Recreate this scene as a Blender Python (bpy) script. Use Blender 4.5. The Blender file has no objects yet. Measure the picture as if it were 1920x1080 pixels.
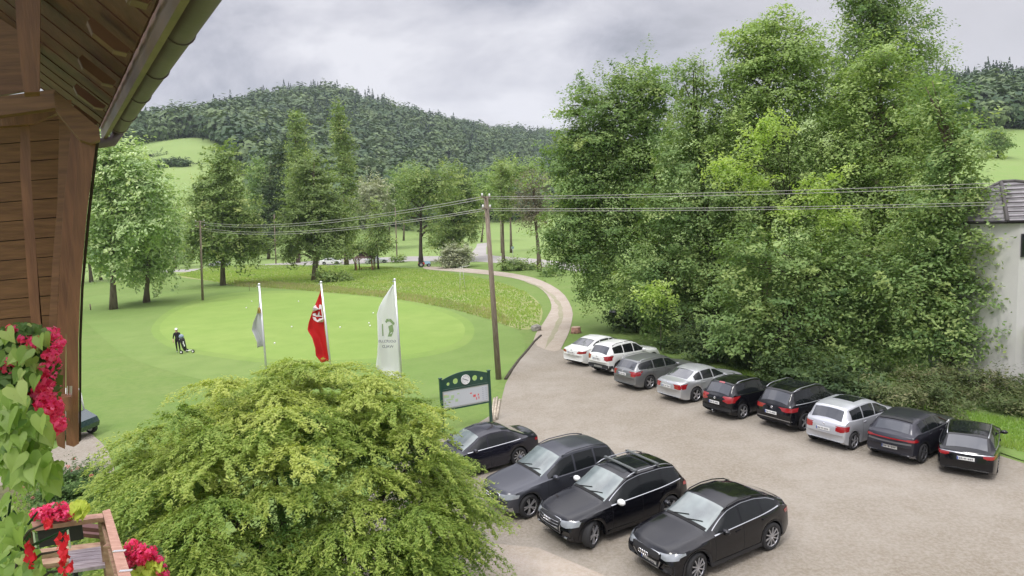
import bpy, bmesh, math, random
import numpy as np
from mathutils import Vector, Matrix, noise
from mathutils.bvhtree import BVHTree
random.seed(5); RNG = np.random.default_rng(11)
S = bpy.context.scene
R = math.radians
# ------------------------------------------------------------------ camera, world, sun, exposure
W_, H_ = 1920.0, 1080.0
FPX = 1240.0; PITCH = R(6.37); ROLL = R(-2.71); CH = 8.7
cp, sp, cr, sr = math.cos(PITCH), math.sin(PITCH), math.cos(ROLL), math.sin(ROLL)
fwd = Vector((0, cp, -sp)); up0 = Vector((0, sp, cp)); rt0 = Vector((1, 0, 0))
rt = rt0 * cr + up0 * sr
upv = up0 * cr - rt0 * sr
cam_d = bpy.data.cameras.new('camera'); cam = bpy.data.objects.new('camera', cam_d)
S.collection.objects.link(cam)
m = Matrix((rt, upv, -fwd)).transposed().to_4x4(); m.translation = Vector((0, 0, CH))
cam.matrix_world = m
cam_d.sensor_width = 36; cam_d.lens = 36 * FPX / W_; cam_d.clip_start = 0.05; cam_d.clip_end = 9000
S.camera = cam
S.view_settings.view_transform = 'Standard'; S.view_settings.look = 'None'
S.view_settings.gamma = 1; S.view_settings.exposure = 0.12
SUN_EL, SUN_AZ = R(58), R(215)
world = bpy.data.worlds.new('World'); S.world = world; world.use_nodes = True
nt = world.node_tree; nt.nodes.clear()
def N(nt, t, **k):
    n = nt.nodes.new(t)
    for a, b in k.items(): setattr(n, a, b)
    return n
def sky():
    L = nt.links.new
    out = N(nt, 'ShaderNodeOutputWorld'); bg = N(nt, 'ShaderNodeBackground'); L(bg.outputs[0], out.inputs[0])
    st = N(nt, 'ShaderNodeTexSky', sky_type='NISHITA'); st.sun_disc = False
    st.sun_elevation = SUN_EL; st.sun_rotation = SUN_AZ
    tc = N(nt, 'ShaderNodeTexCoord'); sep = N(nt, 'ShaderNodeSeparateXYZ'); L(tc.outputs['Generated'], sep.inputs[0])
    # cloud layer seen in perspective: divide the direction by its height
    zc = N(nt, 'ShaderNodeMath', operation='MAXIMUM'); L(sep.outputs[2], zc.inputs[0]); zc.inputs[1].default_value = 0.0
    za = N(nt, 'ShaderNodeMath', operation='ADD'); L(zc.outputs[0], za.inputs[0]); za.inputs[1].default_value = 0.30
    dx = N(nt, 'ShaderNodeMath', operation='DIVIDE'); L(sep.outputs[0], dx.inputs[0]); L(za.outputs[0], dx.inputs[1])
    dy = N(nt, 'ShaderNodeMath', operation='DIVIDE'); L(sep.outputs[1], dy.inputs[0]); L(za.outputs[0], dy.inputs[1])
    cb = N(nt, 'ShaderNodeCombineXYZ'); L(dx.outputs[0], cb.inputs[0]); L(dy.outputs[0], cb.inputs[1])
    cb.inputs[2].default_value = 3.3
    n1 = N(nt, 'ShaderNodeTexNoise'); n1.inputs['Scale'].default_value = 1.7; n1.inputs['Detail'].default_value = 7
    n1.inputs['Roughness'].default_value = 0.55; n1.inputs['Distortion'].default_value = 0.35; L(cb.outputs[0], n1.inputs['Vector'])
    rp = N(nt, 'ShaderNodeValToRGB'); L(n1.outputs[0], rp.inputs[0])
    e = rp.color_ramp.elements
    e[0].position = 0.385; e[0].color = (.30, .31, .36, 1)
    e[1].position = 0.66; e[1].color = (.84, .83, .87, 1)
    for p_, c_ in ((.45, (.45, .455, .515, 1)), (.53, (.62, .615, .67, 1))):
        x = e.new(p_); x.color = c_
    # paler, smoother towards the right
    sm = N(nt, 'ShaderNodeMapRange'); L(sep.outputs[0], sm.inputs[0]); sm.inputs[1].default_value = .05; sm.inputs[2].default_value = .5
    sm.interpolation_type = 'SMOOTHSTEP'; sm.inputs[3].default_value = 0; sm.inputs[4].default_value = .85
    mx = N(nt, 'ShaderNodeMix', data_type='RGBA'); L(sm.outputs[0], mx.inputs[0]); L(rp.outputs[0], mx.inputs[6])
    mx.inputs[7].default_value = (.66, .64, .665, 1)
    # an overcast sky is brighter overhead than at the horizon
    up = N(nt, 'ShaderNodeMapRange'); L(sep.outputs[2], up.inputs[0]); up.inputs[1].default_value = .42; up.inputs[2].default_value = .85
    up.inputs[3].default_value = 1; up.inputs[4].default_value = ZEN; up.interpolation_type = 'SMOOTHSTEP'
    ml = N(nt, 'ShaderNodeMix', data_type='RGBA', blend_type='MULTIPLY'); ml.inputs[0].default_value = 1
    L(mx.outputs[2], ml.inputs[6]); L(up.outputs[0], ml.inputs[7])
    sc = N(nt, 'ShaderNodeMix', data_type='RGBA', blend_type='MULTIPLY'); sc.inputs[0].default_value = 1
    L(st.outputs[0], sc.inputs[6]); sc.inputs[7].default_value = (.1, .1, .1, 1)
    f = N(nt, 'ShaderNodeMix', data_type='RGBA'); f.inputs[0].default_value = .93
    L(sc.outputs[2], f.inputs[6]); L(ml.outputs[2], f.inputs[7])
    L(f.outputs[2], bg.inputs[0]); bg.inputs[1].default_value = 1.0
ZEN = 4.2
sky()
sd = bpy.data.lights.new('sun', 'SUN'); sd.energy = 1.5; sd.angle = R(14); sd.color = (1, .96, .9)
sun = bpy.data.objects.new('sun', sd); S.collection.objects.link(sun)
sdir = Vector((math.sin(SUN_AZ) * math.cos(SUN_EL), math.cos(SUN_AZ) * math.cos(SUN_EL), math.sin(SUN_EL)))
sun.rotation_euler = sdir.to_track_quat('Z', 'Y').to_euler()

# ------------------------------------------------------------------ where things stand (measured from the survey view)
def ray(px, py):
    x = (px - 960) / FPX; y = -(py - 540) / FPX
    x, y = cr * x - sr * y, sr * x + cr * y
    return Vector((x, cp + sp * y, -sp + cp * y))
def gr(px, py, z=0.0):
    d = ray(px, py); t = (z - CH) / d.z
    return Vector((d.x * t, d.y * t, z))
def at(px, py, D):
    d = ray(px, py); t = D / d.y
    return Vector((d.x * t, D, CH + d.z * t))
def yh(px): # horizon height in the view
    return 401.6 - (px - 960) * math.tan(R(2.71))
def PX(P):
    x, y, z = P[0], P[1], P[2] - CH
    dd = cp * y - sp * z; u = sp * y + cp * z
    X = cr * x + sr * u; U = -sr * x + cr * u
    return 960 + FPX * X / dd, 540 - FPX * U / dd

# ------------------------------------------------------------------ helpers
def tag(o, label=None, cat=None, group=None, kind=None):
    if label: o['label'] = label
    if cat: o['category'] = cat
    if group: o['group'] = group
    if kind: o['kind'] = kind
    return o
def empty(name, loc=(0, 0, 0), rz=0):
    o = bpy.data.objects.new(name, None); o.location = loc; o.rotation_euler = (0, 0, rz)
    o.empty_display_size = .3; S.collection.objects.link(o); return o
def link(me, name, mat, parent=None):
    o = bpy.data.objects.new(name, me); S.collection.objects.link(o)
    if mat is not None:
        for mm in (mat if isinstance(mat, (list, tuple)) else [mat]): me.materials.append(mm)
    if parent: o.parent = parent
    return o
class MB:
    """collects simple shapes; build() links them as one mesh object"""
    def __init__(s): s.bm = bmesh.new()
    def poly(s, pts, mi=0):
        vs = [s.bm.verts.new(p) for p in pts]
        f = s.bm.faces.new(vs); f.material_index = mi; return f
    def hexa(s, a, b, mi=0):
        """a, b: two loops of the same length joined into a solid"""
        va = [s.bm.verts.new(p) for p in a]; vb = [s.bm.verts.new(p) for p in b]; n = len(a)
        fs = [s.bm.faces.new(va[::-1]), s.bm.faces.new(vb)]
        for i in range(n):
            j = (i + 1) % n; fs.append(s.bm.faces.new((va[i], va[j], vb[j], vb[i])))
        for f in fs: f.material_index = mi
    def box(s, c, d, rot=None, mi=0):
        c = Vector(c); hx, hy, hz = d[0] / 2, d[1] / 2, d[2] / 2
        M = rot if rot is not None else Matrix.Identity(3)
        a = [c + M @ Vector(p) for p in ((-hx, -hy, -hz), (hx, -hy, -hz), (hx, hy, -hz), (-hx, hy, -hz))]
        b = [c + M @ Vector(p) for p in ((-hx, -hy, hz), (hx, -hy, hz), (hx, hy, hz), (-hx, hy, hz))]
        s.hexa(a, b, mi)
    def beam(s, p, q, w, h, up=Vector((0, 0, 1)), mi=0):
        p, q = Vector(p), Vector(q); d = (q - p).normalized(); x = d.cross(up)
        if x.length < 1e-4: x = d.cross(Vector((1, 0, 0)))
        x.normalize(); y = x.cross(d)
        f = lambda c: [c + x * (w / 2 * i) + y * (h / 2 * j) for i, j in ((-1, -1), (1, -1), (1, 1), (-1, 1))]
        s.hexa(f(p), f(q), mi)
    def tube(s, pts, r, n=8, cap=True, mi=0):
        pts = [Vector(p) for p in pts]; rs = r if isinstance(r, (list, tuple)) else [r] * len(pts)
        rings = []; prev = None
        for i, p in enumerate(pts):
            d = (pts[min(i + 1, len(pts) - 1)] - pts[max(i - 1, 0)]).normalized()
            if prev is None:
                x = d.orthogonal().normalized()
            else:
                x = prev - d * prev.dot(d)
                x = x.normalized() if x.length > 1e-5 else d.orthogonal().normalized()
            prev = x; y = d.cross(x)
            rings.append([s.bm.verts.new(p + (x * math.cos(2 * math.pi * k / n) + y * math.sin(2 * math.pi * k / n)) * rs[i]) for k in range(n)])
        for a, b in zip(rings, rings[1:]):
            for k in range(n):
                f = s.bm.faces.new((a[k], a[(k + 1) % n], b[(k + 1) % n], b[k])); f.material_index = mi; f.smooth = True
        if cap:
            for rr in (rings[0][::-1], rings[-1]):
                f = s.bm.faces.new(rr); f.material_index = mi
    def ball(s, c, r, seg=12, rings=8, mi=0):
        c = Vector(c); r = Vector(r) if hasattr(r, '__len__') else Vector((r, r, r))
        M = Matrix.Translation(c) @ Matrix.Diagonal((r.x, r.y, r.z, 1))
        g = bmesh.ops.create_uvsphere(s.bm, u_segments=seg, v_segments=rings, radius=1, matrix=M)
        for v in g['verts']:
            for f in v.link_faces: f.material_index = mi; f.smooth = True
    def build(s, name, mat, parent=None, smooth=None):
        me = bpy.data.meshes.new(name); bmesh.ops.recalc_face_normals(s.bm, faces=s.bm.faces[:])
        s.bm.to_mesh(me); s.bm.free()
        if smooth is not None:
            me.polygons.foreach_set('use_smooth', [True] * len(me.polygons))
            me.set_sharp_from_angle(angle=R(smooth))
        return link(me, name, mat, parent)
def arr_mesh(name, V, F, mat, parent=None, tint=None, smooth=False, mi=None):
    V = np.asarray(V, np.float32); F = np.asarray(F, np.int32)
    me = bpy.data.meshes.new(name); k = F.shape[1]
    me.vertices.add(len(V)); me.vertices.foreach_set('co', V.ravel())
    me.loops.add(F.size); me.loops.foreach_set('vertex_index', F.ravel())
    me.polygons.add(len(F)); me.polygons.foreach_set('loop_start', np.arange(0, F.size, k, dtype=np.int32))
    me.polygons.foreach_set('loop_total', np.full(len(F), k, np.int32))
    if smooth: me.polygons.foreach_set('use_smooth', np.ones(len(F), bool))
    o = link(me, name, mat, parent)
    if mi is not None: me.polygons.foreach_set('material_index', np.asarray(mi, np.int32))
    if tint is not None:
        a = me.attributes.new('tint', 'FLOAT', 'FACE'); a.data.foreach_set('value', np.asarray(tint, np.float32))
    me.update(calc_edges=True); return o

# ------------------------------------------------------------------ materials
def prin(name, col, rough=.5, metal=0, spec=.5, coat=0, coat_r=.05, var=0, vscale=5, bump=0, bscale=40, detail=6, col2=None, stretch=None, ior=None):
    m = bpy.data.materials.new(name); m.use_nodes = True; t = m.node_tree; b = t.nodes['Principled BSDF']
    b.inputs['Base Color'].default_value = (*col, 1); b.inputs['Roughness'].default_value = rough
    b.inputs['Metallic'].default_value = metal; b.inputs['Specular IOR Level'].default_value = spec
    b.inputs['Coat Weight'].default_value = coat; b.inputs['Coat Roughness'].default_value = coat_r
    if ior: b.inputs['IOR'].default_value = ior
    L = t.links.new
    if var or col2 or bump:
        tc = N(t, 'ShaderNodeTexCoord'); mp = N(t, 'ShaderNodeMapping'); L(tc.outputs['Object'], mp.inputs[0])
        if stretch: mp.inputs['Scale'].default_value = stretch
    if var or col2:
        n = N(t, 'ShaderNodeTexNoise'); n.inputs['Scale'].default_value = vscale; n.inputs['Detail'].default_value = detail
        L(mp.outputs[0], n.inputs['Vector']); rp = N(t, 'ShaderNodeValToRGB'); L(n.outputs[0], rp.inputs[0])
        c2 = col2 or tuple(min(1, c * (1 + var)) for c in col); c1 = col if col2 else tuple(c * (1 - var) for c in col)
        rp.color_ramp.elements[0].position = .32; rp.color_ramp.elements[1].position = .68
        rp.color_ramp.elements[0].color = (*c1, 1); rp.color_ramp.elements[1].color = (*c2, 1)
        L(rp.outputs[0], b.inputs['Base Color'])
    if bump:
        n2 = N(t, 'ShaderNodeTexNoise'); n2.inputs['Scale'].default_value = bscale; n2.inputs['Detail'].default_value = 5
        L(mp.outputs[0], n2.inputs['Vector']); bp = N(t, 'ShaderNodeBump'); bp.inputs['Strength'].default_value = bump
        bp.inputs['Distance'].default_value = .02; L(n2.outputs[0], bp.inputs['Height']); L(bp.outputs[0], b.inputs['Normal'])
    return m
def leafmat(name, dark, mid, light, trans=.35, rough=.6):
    m = bpy.data.materials.new(name); m.use_nodes = True; t = m.node_tree; b = t.nodes['Principled BSDF']; L = t.links.new
    a = N(t, 'ShaderNodeAttribute', attribute_name='tint'); rp = N(t, 'ShaderNodeValToRGB'); L(a.outputs['Fac'], rp.inputs[0])
    rp.color_ramp.elements[0].color = (*dark, 1); rp.color_ramp.elements[1].color = (*light, 1)
    x = rp.color_ramp.elements.new(.5); x.color = (*mid, 1)
    L(rp.outputs[0], b.inputs['Base Color']); b.inputs['Roughness'].default_value = rough; b.inputs['Specular IOR Level'].default_value = .3
    tr = N(t, 'ShaderNodeBsdfTranslucent'); hs = N(t, 'ShaderNodeMix', data_type='RGBA', blend_type='MULTIPLY'); hs.inputs[0].default_value = 1
    L(rp.outputs[0], hs.inputs[6]); hs.inputs[7].default_value = (1.2, 1.25, .6, 1); L(hs.outputs[2], tr.inputs[0])
    ms = N(t, 'ShaderNodeMixShader'); ms.inputs[0].default_value = trans
    L(b.outputs[0], ms.inputs[1]); L(tr.outputs[0], ms.inputs[2]); L(ms.outputs[0], t.nodes['Material Output'].inputs[0])
    return m
def groundmat(name, cols, scales, bump=.3, bscale=8, rough=.95, fine=60, stretch=(1, 1, 1)):
    """three octaves of natural colour variation: cols = 4 colours"""
    m = bpy.data.materials.new(name); m.use_nodes = True; t = m.node_tree; b = t.nodes['Principled BSDF']; L = t.links.new
    b.inputs['Roughness'].default_value = rough; b.inputs['Specular IOR Level'].default_value = .15
    tc = N(t, 'ShaderNodeTexCoord'); mp = N(t, 'ShaderNodeMapping'); L(tc.outputs['Object'], mp.inputs[0]); mp.inputs['Scale'].default_value = stretch
    prev = None
    for i, sc in enumerate(scales):
        n = N(t, 'ShaderNodeTexNoise'); n.inputs['Scale'].default_value = sc; n.inputs['Detail'].default_value = 6; n.inputs['Roughness'].default_value = .6
        L(mp.outputs[0], n.inputs['Vector'])
        mr = N(t, 'ShaderNodeMapRange'); mr.inputs[1].default_value = .38; mr.inputs[2].default_value = .62; L(n.outputs[0], mr.inputs[0])
        mx = N(t, 'ShaderNodeMix', data_type='RGBA'); L(mr.outputs[0], mx.inputs[0])
        if prev is None: mx.inputs[6].default_value = (*cols[0], 1)
        else:
            L(prev, mx.inputs[6]); q = N(t, 'ShaderNodeMath', operation='MULTIPLY'); L(mr.outputs[0], q.inputs[0]); q.inputs[1].default_value = .5; L(q.outputs[0], mx.inputs[0])
        mx.inputs[7].default_value = (*cols[i + 1], 1); prev = mx.outputs[2]
    L(prev, b.inputs['Base Color'])
    n2 = N(t, 'ShaderNodeTexNoise'); n2.inputs['Scale'].default_value = bscale; n2.inputs['Detail'].default_value = 8; L(tc.outputs['Object'], n2.inputs['Vector'])
    bp = N(t, 'ShaderNodeBump'); bp.inputs['Strength'].default_value = bump; bp.inputs['Distance'].default_value = .06
    L(n2.outputs[0], bp.inputs['Height']); L(bp.outputs[0], b.inputs['Normal'])
    return m
M = dict(
    lawn=groundmat('lawn', [(0.138, 0.214, 0.053), (0.166, 0.241, 0.064), (0.204, 0.250, 0.086), (0.119, 0.191, 0.048)], (.05, .35, 2.5), bump=.5, bscale=14),
    green=groundmat('green', [(0.193, 0.297, 0.065), (0.237, 0.327, 0.084), (0.160, 0.257, 0.053), (0.226, 0.302, 0.082)], (.07, .45, 5), bump=.15, bscale=20),
    worn=groundmat('worn', [(.27, .26, .16), (.33, .30, .22), (.22, .24, .12), (.34, .31, .24)], (.4, 2, 8), bump=.4),
    fringe=groundmat('fringe', [(0.172, 0.274, 0.060), (0.208, 0.288, 0.075), (0.147, 0.240, 0.052), (0.208, 0.278, 0.080)], (.08, .5, 3), bump=.25, bscale=16),
    apron=groundmat('apron', [(0.147, 0.239, 0.057), (0.185, 0.262, 0.074), (0.123, 0.203, 0.048), (0.194, 0.248, 0.086)], (.06, .5, 4), bump=.3, bscale=16),
    rough=groundmat('rough', [(0.220, 0.287, 0.084), (0.308, 0.307, 0.137), (0.176, 0.257, 0.063), (0.330, 0.287, 0.158)], (.06, .3, 1.6), bump=1, bscale=4),
    hillgrass=groundmat('hillgrass', [(0.194, 0.292, 0.085), (0.236, 0.319, 0.105), (0.173, 0.265, 0.075), (0.236, 0.292, 0.110)], (.008, .05, .4), bump=.2),
    gravel=groundmat('gravel', [(.255, .22, .17), (.345, .31, .262), (.215, .18, .132), (.385, .352, .305)], (.12, .7, 12), bump=.8, bscale=30, rough=.9),
    track=groundmat('track', [(.34, .28, .22), (.42, .36, .30), (.28, .24, .17), (.46, .41, .36)], (.25, 1.5, 12), bump=.5, bscale=20, rough=.9),
    road=groundmat('road', [(.34, .32, .30), (.40, .38, .36), (.30, .28, .26), (.38, .36, .34)], (.1, 1, 6), bump=.1),
    soil=groundmat('soil', [(.10, .09, .05), (.16, .13, .08), (.07, .09, .035), (.14, .15, .06)], (.2, 1, 5), bump=1, bscale=6),
    forestfloor=prin('forestfloor', (.025, .04, .018), .95),
    bark=prin('bark', (.10, .075, .05), .9, col2=(.19, .155, .115), vscale=4, bump=1, bscale=9, stretch=(1, 1, .25)),
    darkbark=prin('darkbark', (.045, .035, .026), .95, col2=(.09, .075, .055), vscale=4, bump=1, bscale=9, stretch=(1, 1, .25)),
    polewood=prin('polewood', (.17, .12, .085), .85, col2=(.30, .25, .20), vscale=5, bump=.5, bscale=12, stretch=(6, 6, .5)),
    timber=prin('timber', (.14, .055, .026), .55, col2=(.25, .105, .05), vscale=3, bump=.25, bscale=12, stretch=(8, 8, 1.0)),
    timber_h=prin('timber_h', (.14, .06, .028), .6, col2=(.23, .105, .05), vscale=3, bump=.25, bscale=10, stretch=(1, 3, 14)),
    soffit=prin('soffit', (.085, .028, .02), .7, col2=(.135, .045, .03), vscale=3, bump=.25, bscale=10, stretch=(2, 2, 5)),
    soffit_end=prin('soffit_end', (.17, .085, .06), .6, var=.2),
    gutter=prin('gutter', (.10, .068, .080), .5, metal=0, col2=(.15, .11, .125), vscale=3, bump=.05),
    rail=prin('rail', (.34, .17, .12), .6, col2=(.47, .27, .20), vscale=3, bump=.3, bscale=14, stretch=(3, 10, 4)),
    railside=prin('railside', (.20, .10, .06), .7, col2=(.36, .24, .15), vscale=3, bump=.3, bscale=10, stretch=(2, 8, 8)),
    greywood=prin('greywood', (.22, .17, .18), .75, col2=(.42, .36, .38), vscale=3, bump=.6, bscale=8, stretch=(1.5, 14, 4)),
    planter=prin('planter', (.018, .014, .016), .6),
    steel=prin('steel', (.62, .62, .63), .3, metal=1),
    alu=prin('alu', (.72, .73, .74), .35, metal=.8),
    chrome=prin('chrome', (.85, .85, .88), .12, metal=1),
    white=prin('white', (.78, .78, .76), .5), whiteplastic=prin('whiteplastic', (.8, .8, .8), .35),
    black=prin('black', (.012, .012, .013), .5), blackplastic=prin('blackplastic', (.02, .02, .022), .55),
    tyre=prin('tyre', (.022, .022, .023), .85, bump=.3, bscale=60), glass=None,
    red=prin('red', (.62, .02, .015), .35), signgreen=prin('signgreen', (.008, .055, .035), .35, coat=.4),
)
def glassmat(name, base, rough=.04, ior=1.75):
    return prin(name, base, rough, spec=.5, coat=0 if ior < 1.6 else 1, coat_r=.02, ior=ior)
M['glass'] = glassmat('glass', (.010, .012, .013), .04, 1.45); M['screen'] = prin('screen', (.05, .07, .065), .05, spec=.6, coat=1, coat_r=.02, ior=1.8, col2=(.15, .19, .175), vscale=1.6, detail=2)  # windscreen's pale mottled grey-green puts reflected sky into the base colour
M['rearglass'] = glassmat('rearglass', (.035, .038, .045), .06, 1.6)
# ------------------------------------------------------------------ terrain
# ridge table: view column -> list of (distance, view row of the ground there)
TAB = {
 -300: [(190, None), (430, 290), (700, 235), (900, 300)],
 100: [(190, None), (430, 288), (700, 248), (900, 300)],
 250: [(190, None), (400, 282), (640, 250), (800, 300)],
 350: [(190, None), (400, 261), (620, 244), (800, 290)],
 430: [(190, None), (410, 258), (680, 227), (900, 290)],
 520: [(200, None), (420, 290), (740, 190), (1000, 270)],
 600: [(200, None), (430, 310), (780, 174), (1050, 260)],
 660: [(210, None), (430, 325), (790, 180), (1050, 260)],
 750: [(230, None), (440, 345), (800, 212), (1100, 270)],
 850: [(260, None), (480, 355), (880, 233), (1200, 290)],
 950: [(300, None), (560, 350), (1000, 252), (1400, 290)],
 1080: [(300, None), (600, 340), (1200, 258), (1600, 300)],
 1300: [(200, None), (400, 310), (800, 230), (1200, 270)],
 1600: [(120, None), (260, 270), (600, 190), (900, 240)],
 1780: [(85, None), (240, 246), (420, 172), (700, 220)],
 1920: [(85, None), (240, 250), (400, 158), (700, 200)],
 2300: [(85, None), (240, 240), (400, 140), (700, 190)],
}
def row_to_z(xc, D, row):
    u = (xc - 960) / FPX; lo, hi = -60.0, 600.0
    for _ in range(40):
        z = (lo + hi) / 2
        if PX((u * D, D, z))[1] > row: lo = z
        else: hi = z
    return lo
TX = sorted(TAB); DS = np.concatenate([np.linspace(60, 300, 25), np.linspace(320, 1000, 35), np.linspace(1050, 1700, 10)])
TZ = np.zeros((len(TX), len(DS)))
for i, xc in enumerate(TX):
    c = TAB[xc]; d0 = c[0][0]; pts = [(60, 0), (d0 * .8, 0), (d0, 0.6)] + [(d, row_to_z(xc, d, r_)) for d, r_ in c[1:]]
    last = pts[-1]; pts.append((1700, last[1] - 20))
    z = np.interp(DS, [p[0] for p in pts], [p[1] for p in pts])
    for _ in range(2): z[1:-1] = (z[:-2] + 2 * z[1:-1] + z[2:]) / 4
    TZ[i] = z
XF = np.arange(-700, 2701, 40.0)
TF = np.array([np.interp(XF, TX, TZ[:, j]) for j in range(len(DS))]).T
for _ in range(2): TF[1:-1] = (TF[:-2] + 2 * TF[1:-1] + TF[2:]) / 4
def hz(X, Y):
    X = np.asarray(X, float); Y = np.asarray(Y, float)
    xc = 960 + FPX * X / np.maximum(Y, 1); xi = np.clip((xc + 700) / 40, 0, len(XF) - 1.001); i = xi.astype(int); fx = xi - i
    dj = np.clip(np.interp(Y, DS, np.arange(len(DS))), 0, len(DS) - 1.001); j = dj.astype(int); fy = dj - j
    z = (TF[i, j] * (1 - fx) + TF[i + 1, j] * fx) * (1 - fy) + (TF[i, j + 1] * (1 - fx) + TF[i + 1, j + 1] * fx) * fy
    return np.where(Y < 60, 0, z)
def hz1(x, y): return float(hz(x, y))
us = np.linspace(-1.75, 1.75, 150); ys = np.concatenate([[-60, -20, 0, 10, 20, 30, 40, 50], DS])
UU, YY = np.meshgrid(us, ys); XX = UU * np.maximum(YY, 60); ZZ = hz(XX, YY)
nr, nc = UU.shape; idx = np.arange(nr * nc).reshape(nr, nc)
F = np.stack([idx[:-1, :-1], idx[:-1, 1:], idx[1:, 1:], idx[1:, :-1]], -1).reshape(-1, 4)
cx = XX[:-1, :-1].ravel(); cy = YY[:-1, :-1].ravel(); cz = ZZ[:-1, :-1].ravel()
ground = arr_mesh('ground', np.stack([XX, YY, ZZ], -1).reshape(-1, 3), F, [M['lawn'], M['hillgrass']], smooth=True, mi=(cy > 118).astype(int))
tag(ground, kind='structure')

def smooth_poly(pts, n=3):
    """Catmull-Rom through a closed loop of 2-D points"""
    out = []; k = len(pts)
    for i in range(k):
        p0, p1, p2, p3 = (Vector(pts[(i + j - 1) % k]) for j in range(4))
        for s_ in range(n):
            t = s_ / n
            out.append(.5 * ((2 * p1) + (-p0 + p2) * t + (2 * p0 - 5 * p1 + 4 * p2 - p3) * t * t + (-p0 + 3 * p1 - 3 * p2 + p3) * t ** 3))
    return out
def sheet(name, pxs, mat, dz, smooth=0, kind='structure', rag=0):
    w = [gr(*p) for p in pxs]; w2 = [(p.x, p.y) for p in w]
    if smooth: w2 = [tuple(v) for v in smooth_poly(w2, smooth)]
    if rag: w2 = [(x + random.uniform(-rag, rag), y + random.uniform(-rag, rag)) for x, y in w2]
    bm = bmesh.new(); f = bm.faces.new([bm.verts.new((x, y, dz)) for x, y in w2]); f.normal_update()
    if f.normal.z < 0: f.normal_flip()
    bmesh.ops.triangulate(bm, faces=bm.faces[:])
    me = bpy.data.meshes.new(name); bm.to_mesh(me); bm.free(); o = link(me, name, mat); tag(o, kind=kind); return o
sheet('fairway', [(150, 560), (340, 545), (480, 538), (640, 546), (780, 560), (880, 578), (960, 612), (985, 650), (950, 700), (880, 740), (600, 745), (330, 700), (200, 640)], M['apron'], .006, 4)
sheet('green_fringe', [(285, 612), (338, 572), (432, 550), (560, 545), (685, 552), (800, 570), (876, 598), (886, 634), (835, 661), (705, 680), (560, 684), (422, 672), (315, 650)], M['fringe'], .009, 4)
sheet('putting_green', [(300, 610), (350, 575), (440, 555), (560, 549), (680, 556), (790, 574), (860, 600), (868, 632), (820, 655), (700, 672), (560, 676), (430, 665), (330, 645)], M['green'], .012, 4)
ROUGH = [(330, 516), (400, 528), (440, 536), (520, 541), (620, 549), (700, 556), (770, 565), (850, 580), (920, 600), (975, 618), (1010, 610), (1015, 575), (985, 548), (930, 528), (860, 515), (790, 505), (700, 500), (600, 498), (480, 497), (400, 500)]
sheet('rough_ground', ROUGH, M['rough'], .018, 3)
# car park and drive
LOT = [(935, 770), (948, 720), (970, 680), (1000, 640), (1022, 605), (1050, 600), (1064, 630), (1052, 655), (1085, 668), (1200, 690), (1330, 720), (1500, 768), (1650, 808), (1800, 832), (1920, 870), (2300, 960), (2700, 1500), (1500, 2400), (700, 2600), (640, 1500), (640, 1000), (760, 850), (880, 805)]
sheet('car_park', LOT, M['gravel'], .024, 0)
TRACK = [(1000, 640), (1024, 598), (1034, 572), (1018, 545), (985, 528), (940, 518), (860, 510), (800, 505), (800, 500), (870, 503), (940, 510), (1000, 521), (1048, 544), (1072, 578), (1070, 612), (1058, 642), (1040, 660)]
sheet('drive', TRACK, M['track'], .030, 3)
sheet('road', [(300, 504), (420, 500), (520, 494), (640, 486), (760, 481), (880, 480), (893, 463), (898, 445), (905, 430), (925, 430), (922, 446), (912, 463), (912, 477), (930, 480), (1010, 486), (1100, 497), (1100, 512), (1010, 499), (900, 491), (770, 490), (640, 496), (520, 503), (420, 508), (300, 511)], M['road'], .03, 0)
sheet('path', [(60, 860), (150, 812), (180, 822), (204, 850), (216, 895), (213, 950), (200, 1010), (100, 1100), (-200, 1100), (-200, 900)], M['gravel'], .03, 3)
sheet('flower_bed', [(40, 905), (110, 890), (150, 925), (190, 945), (260, 990), (350, 1100), (200, 1500), (-300, 1500), (-300, 1000)], M['soil'], .042, 2)
sheet('paving', [(935, 1022), (1010, 1030), (1130, 1080), (1250, 1150), (1250, 1500), (800, 1500), (860, 1060)], M['track'], .036, 0)
sheet('verge', [(1290, 728), (1500, 768), (1650, 806), (1800, 826), (1920, 862), (2400, 960), (2400, 800), (1920, 770), (1650, 740), (1400, 690), (1340, 690)], M['apron'], .036, 2, rag=.15)

def ribbon(name, pxs, w, mat, dz):
    P = [gr(*p) for p in pxs]; P = [p for i in range(len(P) - 1) for p in (P[i].lerp(P[i + 1], t) for t in (0, .2, .4, .6, .8))] + [P[-1]]
    L_, R_ = [], []
    for i, p in enumerate(P):
        d = (P[min(i + 1, len(P) - 1)] - P[max(i - 1, 0)]).normalized(); n_ = Vector((d.y, -d.x, 0)); ww = w * random.uniform(.5, 1.1) * min(1, i / 3 + .1, (len(P) - 1 - i) / 3 + .1)
        L_.append((p - n_ * ww / 2 + Vector((0, 0, dz)))[:]); R_.append((p + n_ * ww / 2 + Vector((0, 0, dz)))[:])
    n = len(P); o = arr_mesh(name, L_ + R_, [(i, i + n, i + n + 1, i + 1) for i in range(n - 1)], mat); tag(o, kind='structure')
ribbon('grass_strip', [(1022, 655), (1040, 622), (1052, 596), (1050, 574), (1036, 555), (1012, 538), (980, 526)], .5, M['worn'], .036)
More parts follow.
